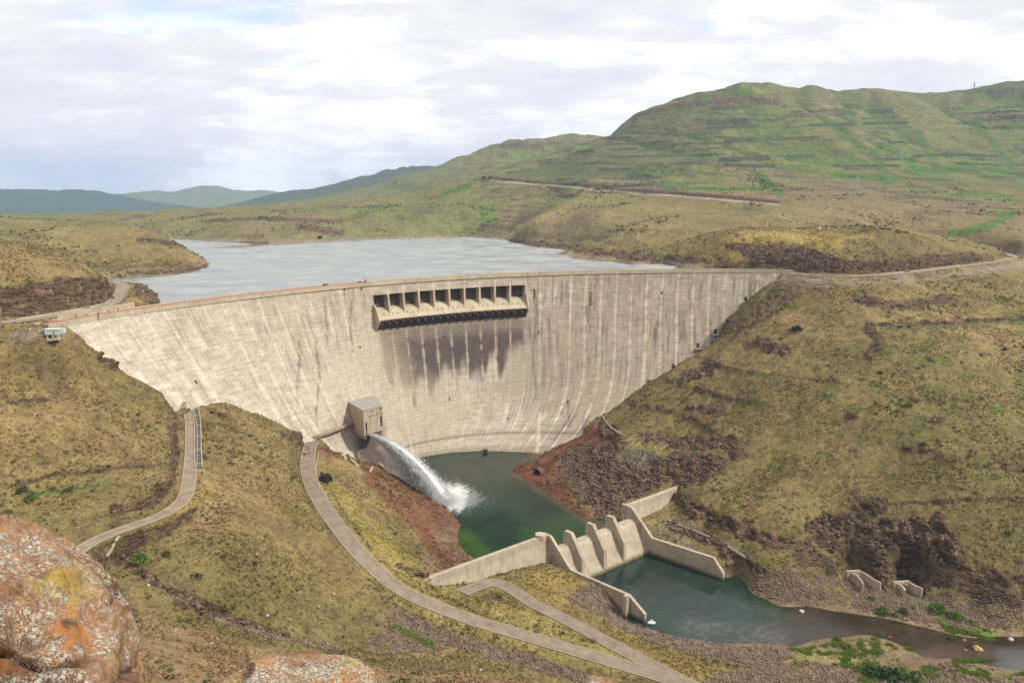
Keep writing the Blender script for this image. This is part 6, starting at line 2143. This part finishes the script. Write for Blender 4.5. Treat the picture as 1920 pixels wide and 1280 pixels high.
def big_boulder(label, centre, ax, seed, cracks, lump=0.10, rotz=0.0, res=(420, 260), pw=2.6):
    """a rounded block: superellipsoid, lumps, weathered ledges and cracks"""
    n, m = res
    a = np.linspace(-math.pi, math.pi, n)[:, None]; e = np.linspace(-math.pi / 2, math.pi / 2, m)[None]
    x, y, z = np.cos(e) * np.cos(a), np.cos(e) * np.sin(a), np.sin(e) + 0 * a
    k = (np.abs(x) ** pw + np.abs(y) ** pw + np.abs(z) ** pw) ** (-1 / pw)
    x, y, z = x * k, y * k, z * k
    rs_ = np.random.default_rng(int(seed * 10))
    fc = np.zeros(x.shape)
    pl_ = [((.18, -.1, .97), .86), ((.99, -.1, .1), .93), ((.72, -.25, .64), .98), ((0, -.95, .3), .88), ((-.6, -.2, .78), .92)] + [(tuple(rs_.normal(size=3)), rs_.uniform(.92, 1.08)) for _ in range(9)]
    uu = np.stack([x, y, z], -1)
    for nv, of_ in pl_:
        nv = np.array(nv) / np.linalg.norm(nv)
        ex = np.clip(uu @ nv - of_ + .05 * pnoise(x * 3 + seed, y * 3, z * 3), 0, None)
        x, y, z = x - nv[0] * ex * .85, y - nv[1] * ex * .85, z - nv[2] * ex * .85
    d = 1 + lump * fbm(x * 1.3 + seed, y * 1.3, z * 1.3, 4) * 1.8 + 0.02 * fbm(x * 7 + seed, y * 7, z * 7, 4) + 0.006 * fbm(x * 30, y * 30 + seed, z * 30, 3)
    for (nx, ny, nz, off, dep, wid) in cracks:
        s_ = x * nx + y * ny + z * nz + off + 0.09 * fbm(x * 2.2 + seed, y * 2.2, z * 2.2, 4)
        br = smooth(-0.35, 0.1, fbm(x * 2.5, y * 2.5 + seed, z * 2.5 + 3, 2))
        d -= dep * np.exp(-(s_ / wid) ** 2) * br
        d -= dep * 0.35 * smooth(0, wid * 2, s_)
    P = np.stack([x * d * ax[0], y * d * ax[1], z * d * ax[2]], -1)
    co, si = math.cos(rotz), math.sin(rotz)
    P = np.stack([P[..., 0] * co - P[..., 1] * si, P[..., 0] * si + P[..., 1] * co, P[..., 2]], -1)
    o = mesh_obj('lichen_boulder', P, grid_faces(n, m, flip=False), ML, smooth_sh=True)
    o.location = tuple(centre)
    return tag(o, label, 'boulder', 'lichen covered boulders on the brow')


c1 = H(-30, 1322, 6.0)
big_boulder('large round boulder in the left corner, blotched with white and orange lichen', c1, (1.22, 1.5, 1.50), 3.1,
            [(0.42, 0.1, 0.9, -0.70, 0.10, 0.018), (0.30, 0.3, 0.9, -0.30, 0.08, 0.016), (0.8, 0.2, -0.5, -0.55, 0.05, 0.02), (0.1, 0.3, 1.0, 0.05, 0.03, 0.015)], rotz=0.35)
c2 = H(535, 1350, 8.5)
big_boulder('lower reddish boulder at the bottom edge with a white lichen patch', c2, (1.08, 0.9, 0.56), 8.7,
            [(0.1, 0.1, 1.0, -0.5, 0.05, 0.02), (0.9, 0.1, 0.2, -0.35, 0.05, 0.025)], lump=0.08, res=(300, 180), pw=3.2)
c3 = H(1128, 1300, 13)
big_boulder('small pale boulder peeping in at the bottom edge by the roads', c3, (0.36, 0.4, 0.20), 5.2, [(0.3, 0.1, 1.0, -0.3, 0.05, 0.03)], lump=0.1, res=(90, 60))


# ------------------------------------------------------------------ plants
def leaf_blob(r, n=60, size=.16, flat=.75):
    """a shrub of many small leaf-sized faces"""
    d = r.normal(size=(n, 3)); d /= np.linalg.norm(d, axis=1)[:, None]
    rad = r.uniform(.45, 1.0, n) ** .6
    p = d * rad[:, None]
    p[:, 2] = np.abs(p[:, 2]) * flat + .08
    p *= 1 + .35 * pnoise(p[:, 0] * 2 + r.uniform(0, 9), p[:, 1] * 2, p[:, 2] * 2)[:, None]
    a = r.normal(size=(n, 3)); a /= np.linalg.norm(a, axis=1)[:, None]
    b = np.cross(a, r.normal(size=(n, 3))); b /= np.linalg.norm(b, axis=1)[:, None]
    s_ = size * r.uniform(.6, 1.4, n)[:, None]
    V_ = np.stack([p - a * s_, p + b * s_ * .6, p + a * s_, p - b * s_ * .6], 1).reshape(-1, 3)
    F_ = np.arange(n * 4).reshape(n, 4)
    return V_, F_


def mat_leaf(name, col, var=.4):
    m, t, b = mat_new(name)
    g = t.node('ShaderNodeNewGeometry')
    n = t.noise(g.outputs['Position'], 0.5, 3, 0.6)
    f = t.math('ADD', t.math('MULTIPLY', n, 0.5), t.math('MULTIPLY', g.outputs['Random Per Island'], 0.5))
    c = t.mix(1.0, col, t.ramp(f, [(0.25, 1 - var), (0.75, 1 + var)]), 'MULTIPLY')
    t.l.new(c, b.inputs['Base Color'])
    b.inputs['Roughness'].default_value = 0.8
    b.inputs['Specular IOR Level'].default_value = 0.2
    return m


def mat_tuft():
    m, t, b = mat_new("tussock_leaves")
    at = t.node('ShaderNodeAttribute', attribute_name='tint')
    g = t.node('ShaderNodeNewGeometry')
    c = t.mix(1.0, at.outputs['Color'], t.ramp(g.outputs['Random Per Island'], [(0.0, .6), (1.0, 1.35)]), 'MULTIPLY')
    t.l.new(c, b.inputs['Base Color'])
    b.inputs['Roughness'].default_value = 0.9
    b.inputs['Specular IOR Level'].default_value = 0.1
    return m


MT = mat_tuft()
tuft_p = [leaf_blob(rg, 9, .55, .6) for _ in range(10)]
shrub_p = [leaf_blob(rg, 26, .30, .75) for _ in range(8)]


def tint_tuft(i, j, n):
    c = COL[i, j] * (0.72 + 0.70 * rg.random(n))[:, None]
    return c


def tint_shrub(i, j, n):
    g_ = np.array([.080, .078, .032]) * (0.6 + 0.9 * rg.random(n))[:, None]
    k = (rg.random(n) < .22)[:, None]
    return np.where(k, np.array([.075, .125, .02]) * (0.7 + .5 * rg.random(n))[:, None], g_)


gm_ = (1 - smooth(.2, .5, ROCK)) * (1 - smooth(.2, .5, PEB)) * fr_mask * OKM * (TZ > TAILZ + .3) * (np.abs(TZ - RESZ) > .6) * (1 - smooth(900, 1000, _RR))
# keep plants off roads, water and the dam
gm_ = gm_ * ~_onroad
cl_ = smooth(-0.1, 0.3, fbm(TX / 34 + 5, TY / 34, 0.0, 3) + .08)
yl_ = smooth(.02, .05, COL[..., 0] - COL[..., 1] * 1.0 - .02)
scatter('tussock_grass', tuft_p, gm_ * (0.15 + cl_) * (_RR / 400) ** -0.8, 105000, .28, .95, MT, rg, sink=.45, label='dry grass tussocks covering the valley slopes', cat='grass', pw=1.6, tint=tint_tuft)
shm = gm_ * smooth(0.02, 0.25, fbm(TX / 60 + 15, TY / 60, 0.0, 4)) * (1 - smooth(.26, .3, COL[..., 0]))
scatter('shrubs', shrub_p, shm, 3600, .6, 1.9, MT, rg, sink=.4, label='low dark shrubs dotted over the slopes', cat='shrubs', pw=2.2, tint=tint_shrub)
# far slopes of the valley beyond the dam: low scrub
farm = (_RR > 900) * (_RR < 1900) * (np.abs(_TH) < .6) * (TZ > RESZ + 1.5) * smooth(0.0, 0.3, fbm(TX / 110, TY / 110, 0.0, 4))
scatter('far_scrub', [leaf_blob(rg, 10, .6, .7) for _ in range(5)], farm, 5200, .7, 2.1, MT, rg, sink=.4, label='dark scrub specks on the slopes across the reservoir', cat='shrubs', pw=2.5, tint=tint_shrub)


# reeds and waterside growth
def blades(r, n=24):
    p = r.normal(0, .5, (n, 2))
    h = r.uniform(.6, 1.6, n)
    w = .16
    a = r.uniform(0, 6.283, n)
    V_, F_ = [], []
    for k in range(n):
        dx, dy = math.cos(a[k]) * w, math.sin(a[k]) * w
        lx, ly = r.normal(0, .25, 2)
        V_ += [(p[k, 0] - dx, p[k, 1] - dy, -.4), (p[k, 0] + dx, p[k, 1] + dy, -.4), (p[k, 0] + lx + dx * .4, p[k, 1] + ly + dy * .4, h[k]), (p[k, 0] + lx - dx * .4, p[k, 1] + ly - dy * .4, h[k])]
        F_.append((4 * k, 4 * k + 1, 4 * k + 2, 4 * k + 3))
    return np.array(V_), np.array(F_)


grn = smooth(.015, .05, COL[..., 1] - COL[..., 0]) * (_RR < 480) * (TZ < 20) * fr_mask


def tint_reed(i, j, n):
    k = rg.random(n)[:, None]
    return (np.array([.15, .25, .03]) * (1 - k) + np.array([.28, .30, .07]) * k) * (0.7 + .6 * rg.random(n))[:, None]


scatter('reeds', [blades(rg) for _ in range(8)], grn * (TZ > TAILZ - .5), 4200, .4, .9, MT, rg, sink=.55, label='bright green reeds and waterside grass along the river', cat='reeds', pw=1.2, tint=tint_reed)


def bush(p, s_, col, label, group=None, name='bush', tall=.8, n=260):
    root = empty(name, p, label, 'bush', group)
    V_, F_ = leaf_blob(rg, n, .15, tall)
    V_ = V_ * s_ + p
    mesh_obj('foliage', V_, F_, col, root)
    mb = MB()
    for k in range(4):
        a = rg.uniform(0, 6.283)
        mb.bar(p + [0, 0, -.4], p + np.array([math.cos(a) * s_ * .4, math.sin(a) * s_ * .4, s_ * .45]), .12 * s_ ** .5)
    mb.build('stems', mat_stem, root)
    return root


mat_stem = mat_flat("bush_stem", (.07, .05, .035), 0.9)
LV = mat_leaf("leaf_green", (.09, .155, .025)); LVD = mat_leaf("leaf_dark_green", (.035, .07, .018)); LVL = mat_leaf("leaf_lime", (.13, .19, .03)); LVP = mat_leaf("leaf_purple_dark", (.045, .028, .028)); LVO = mat_leaf("leaf_olive", (.08, .085, .03))
G_ = 'green bushes on the river banks'
for u_, v_, s_, m_, lb in ((1634, 1124, 2.6, LV, 'green bush directly below the larger tunnel outlet'), (1655, 1148, 4.0, LV, 'wide green bush on the gravel between outlet and river'),
                           (1678, 1154, 2.0, LV, 'small green bush touching the right side of the wide one'), (1694, 1148, 2.8, LVD, 'upright dark bush on the gravel right of the wide one'),
                           (1713, 1140, 1.6, LV, 'little bush on the gravel below the smaller tunnel outlet'), (1758, 1145, 5.0, LV, 'large bright bush at the foot of the dark cliff shadow'), (1790, 1158, 4.2, LV, 'bright bush just right of the largest one under the cliff'),
                           (1822, 1172, 3.4, LVL, 'lime green bush where the bank turns down to the stream'), (1590, 1217, 3.2, LVL, 'pale lime bush standing on the grassy islet'),
                           (1405, 1221, 1.8, LV, 'small green bush alone on the gravel bar'), (1640, 1268, 6.0, LVD, 'big dark bush at the bottom edge, leftmost of the row'), (1675, 1274, 6.0, LVD, 'big dark bush at the bottom edge, middle of the row'),
                           (1712, 1276, 5.0, LV, 'green bush at the bottom edge, rightmost of the row'), (1785, 1196, 1.8, LV, 'small round bush on the islet in midstream'), (1828, 1208, 1.6, LVL, 'tiny lime bush behind the ochre boulder'),
                           (1570, 1200, 2.4, LV, 'low bush at the upstream tip of the grassy islet'), (1650, 1192, 2.2, LV, 'low bush on the waterside edge of the grassy islet')):
    z_ = TAILZ + .3
    p = terr(u_, v_) if v_ < 1170 else G(u_, v_, TAILZ + .6)
    bush(p, s_, m_, lb, G_)
bush(terr(1494, 620), 4.6, LVP, 'dark purple-brown bush alone on the right hillside', None, n=420)
bush(terr(610, 902), 5.0, LVP, 'dark bush beside the lower road bend', None, n=420)
bush(terr(262, 1052), 3.8, LV, 'bright green bush above the gully on the left', None)
bush(terr(312, 1040), 2.0, LVO, 'small olive bush on the left hillside above the gully', None)
bush(terr(60, 935), 3.2, LV, 'green bush just above the large lichen boulder', None)
bush(terr(40, 922), 2.4, LVD, 'darker bush behind the one above the lichen boulder', None)
bush(terr(1703, 762), 3.0, LV, 'tall green bush in the middle of the right hillside', None)
bush(terr(1650, 700), 2.4, LVO, 'olive bush high on the right hillside', None)
bush(terr(1730, 835), 2.6, LVO, 'olive bush on the right slope below the brown scar', None)
bush(terr(1890, 1000), 2.2, LV, 'green bush low on the smooth slope near the right edge', None)
bush(terr(600, 447), 5, LVD, 'dark clump by the far shore of the reservoir', None)


# small trees by the far road
def tree(p, h, label):
    root = empty('tree', p, label, 'tree', 'small trees beside the far road')
    mb = MB(); x, y, z = p
    k = 7
    lo = [(x + h * .05 * math.cos(6.283 * i / k), y + h * .05 * math.sin(6.283 * i / k), z - .5) for i in range(k)]
    hi = [(x + h * .02 * math.cos(6.283 * i / k), y + h * .02 * math.sin(6.283 * i / k), z + h * .6) for i in range(k)]
    mb.prism(lo, hi)
    for k in range(5):
        a = rg.uniform(0, 6.283)
        mb.bar((x, y, z + h * .35), (x + math.cos(a) * h * .22, y + math.sin(a) * h * .22, z + h * .65), h * .02)
    mb.build('trunk', mat_stem, root)
    V_, F_ = leaf_blob(rg, 220, .16, 1.0)
    mesh_obj('crown', V_ * [h * .33, h * .33, h * .5] + np.array([x, y, z + h * .35]), F_, LVD, root)


for u_, v_, h_, lb in ((907, 339, 13, 'tallest of the small trees where the far road starts'), (890, 341, 8, 'small dark tree left of the tallest by the far road'), (919, 337, 10, 'small tree just right of the tallest by the far road'), (1079, 349, 7, 'lone tiny tree beside the far road half way along')):
    tree(terr(u_, v_), h_, lb)

# a hut by the far road, a white marker on the slope
p = terr(1121, 357)
root = empty('roadside_hut', p, 'tiny brown hut at the bend of the far road', 'hut')
MB().box((p[0], p[1], p[2] + 2.5), (9, 7, 5.4)).build('wall', mat_flat("hut_brown", (.16, .11, .08), 0.9), root)
MB().prism([(p[0] - 5, p[1] - 4, p[2] + 5.2), (p[0] + 5, p[1] - 4, p[2] + 5.2), (p[0] + 5, p[1] + 4, p[2] + 5.2), (p[0] - 5, p[1] + 4, p[2] + 5.2)], [(p[0] - 5, p[1] - .2, p[2] + 8), (p[0] + 5, p[1] - .2, p[2] + 8), (p[0] + 5, p[1] + .2, p[2] + 8), (p[0] - 5, p[1] + .2, p[2] + 8)]).build('roof', mat_flat("hut_thatch", (.10, .07, .05), 0.9), root)
MB().box((p[0], p[1] - 3.55, p[2] + 1.6), (1.6, .2, 3)).build('door', DARK, root)
p = terr(1537, 430)
root = empty('white_marker', p, 'tiny white marker block on the brown slope behind the plateau', 'marker')
MB().box((p[0], p[1], p[2] + 1.2), (2.2, 2.2, 2.6)).build('block', mat_flat("white_paint", (.75, .75, .72), 0.7, 0.08), root)
MB().box((p[0], p[1], p[2] + 2.9), (2.8, 2.8, .5)).build('cap', CONCL, root)

# ------------------------------------------------------------------ haze
def build_haze():
    x0, x1, y0, y1, z0, z1 = -11500, 11500, -3500, 13800, -420, 760
    V_ = [(x, y, z) for z in (z0, z1) for x, y in ((x0, y0), (x1, y0), (x1, y1), (x0, y1))]
    o = mesh_obj('haze', V_, [(3, 2, 1, 0), (4, 5, 6, 7), (0, 1, 5, 4), (1, 2, 6, 5), (2, 3, 7, 6), (3, 0, 4, 7)])
    m = bpy.data.materials.new("haze_air"); m.use_nodes = True
    nt = m.node_tree; nt.nodes.clear()
    out = nt.nodes.new('ShaderNodeOutputMaterial')
    v = nt.nodes.new('ShaderNodeVolumePrincipled')
    v.inputs['Color'].default_value = (.40, .65, 1.0, 1)
    v.inputs['Density'].default_value = 0.000048
    v.inputs['Anisotropy'].default_value = 0.0
    nt.links.new(v.outputs[0], out.inputs['Volume'])
    o.data.materials.append(m)
    tag(o, kind='stuff')
    o['label'] = 'thin blue haze filling the air of the valley and the far hills'
    o['category'] = 'haze'
    return o


build_haze()
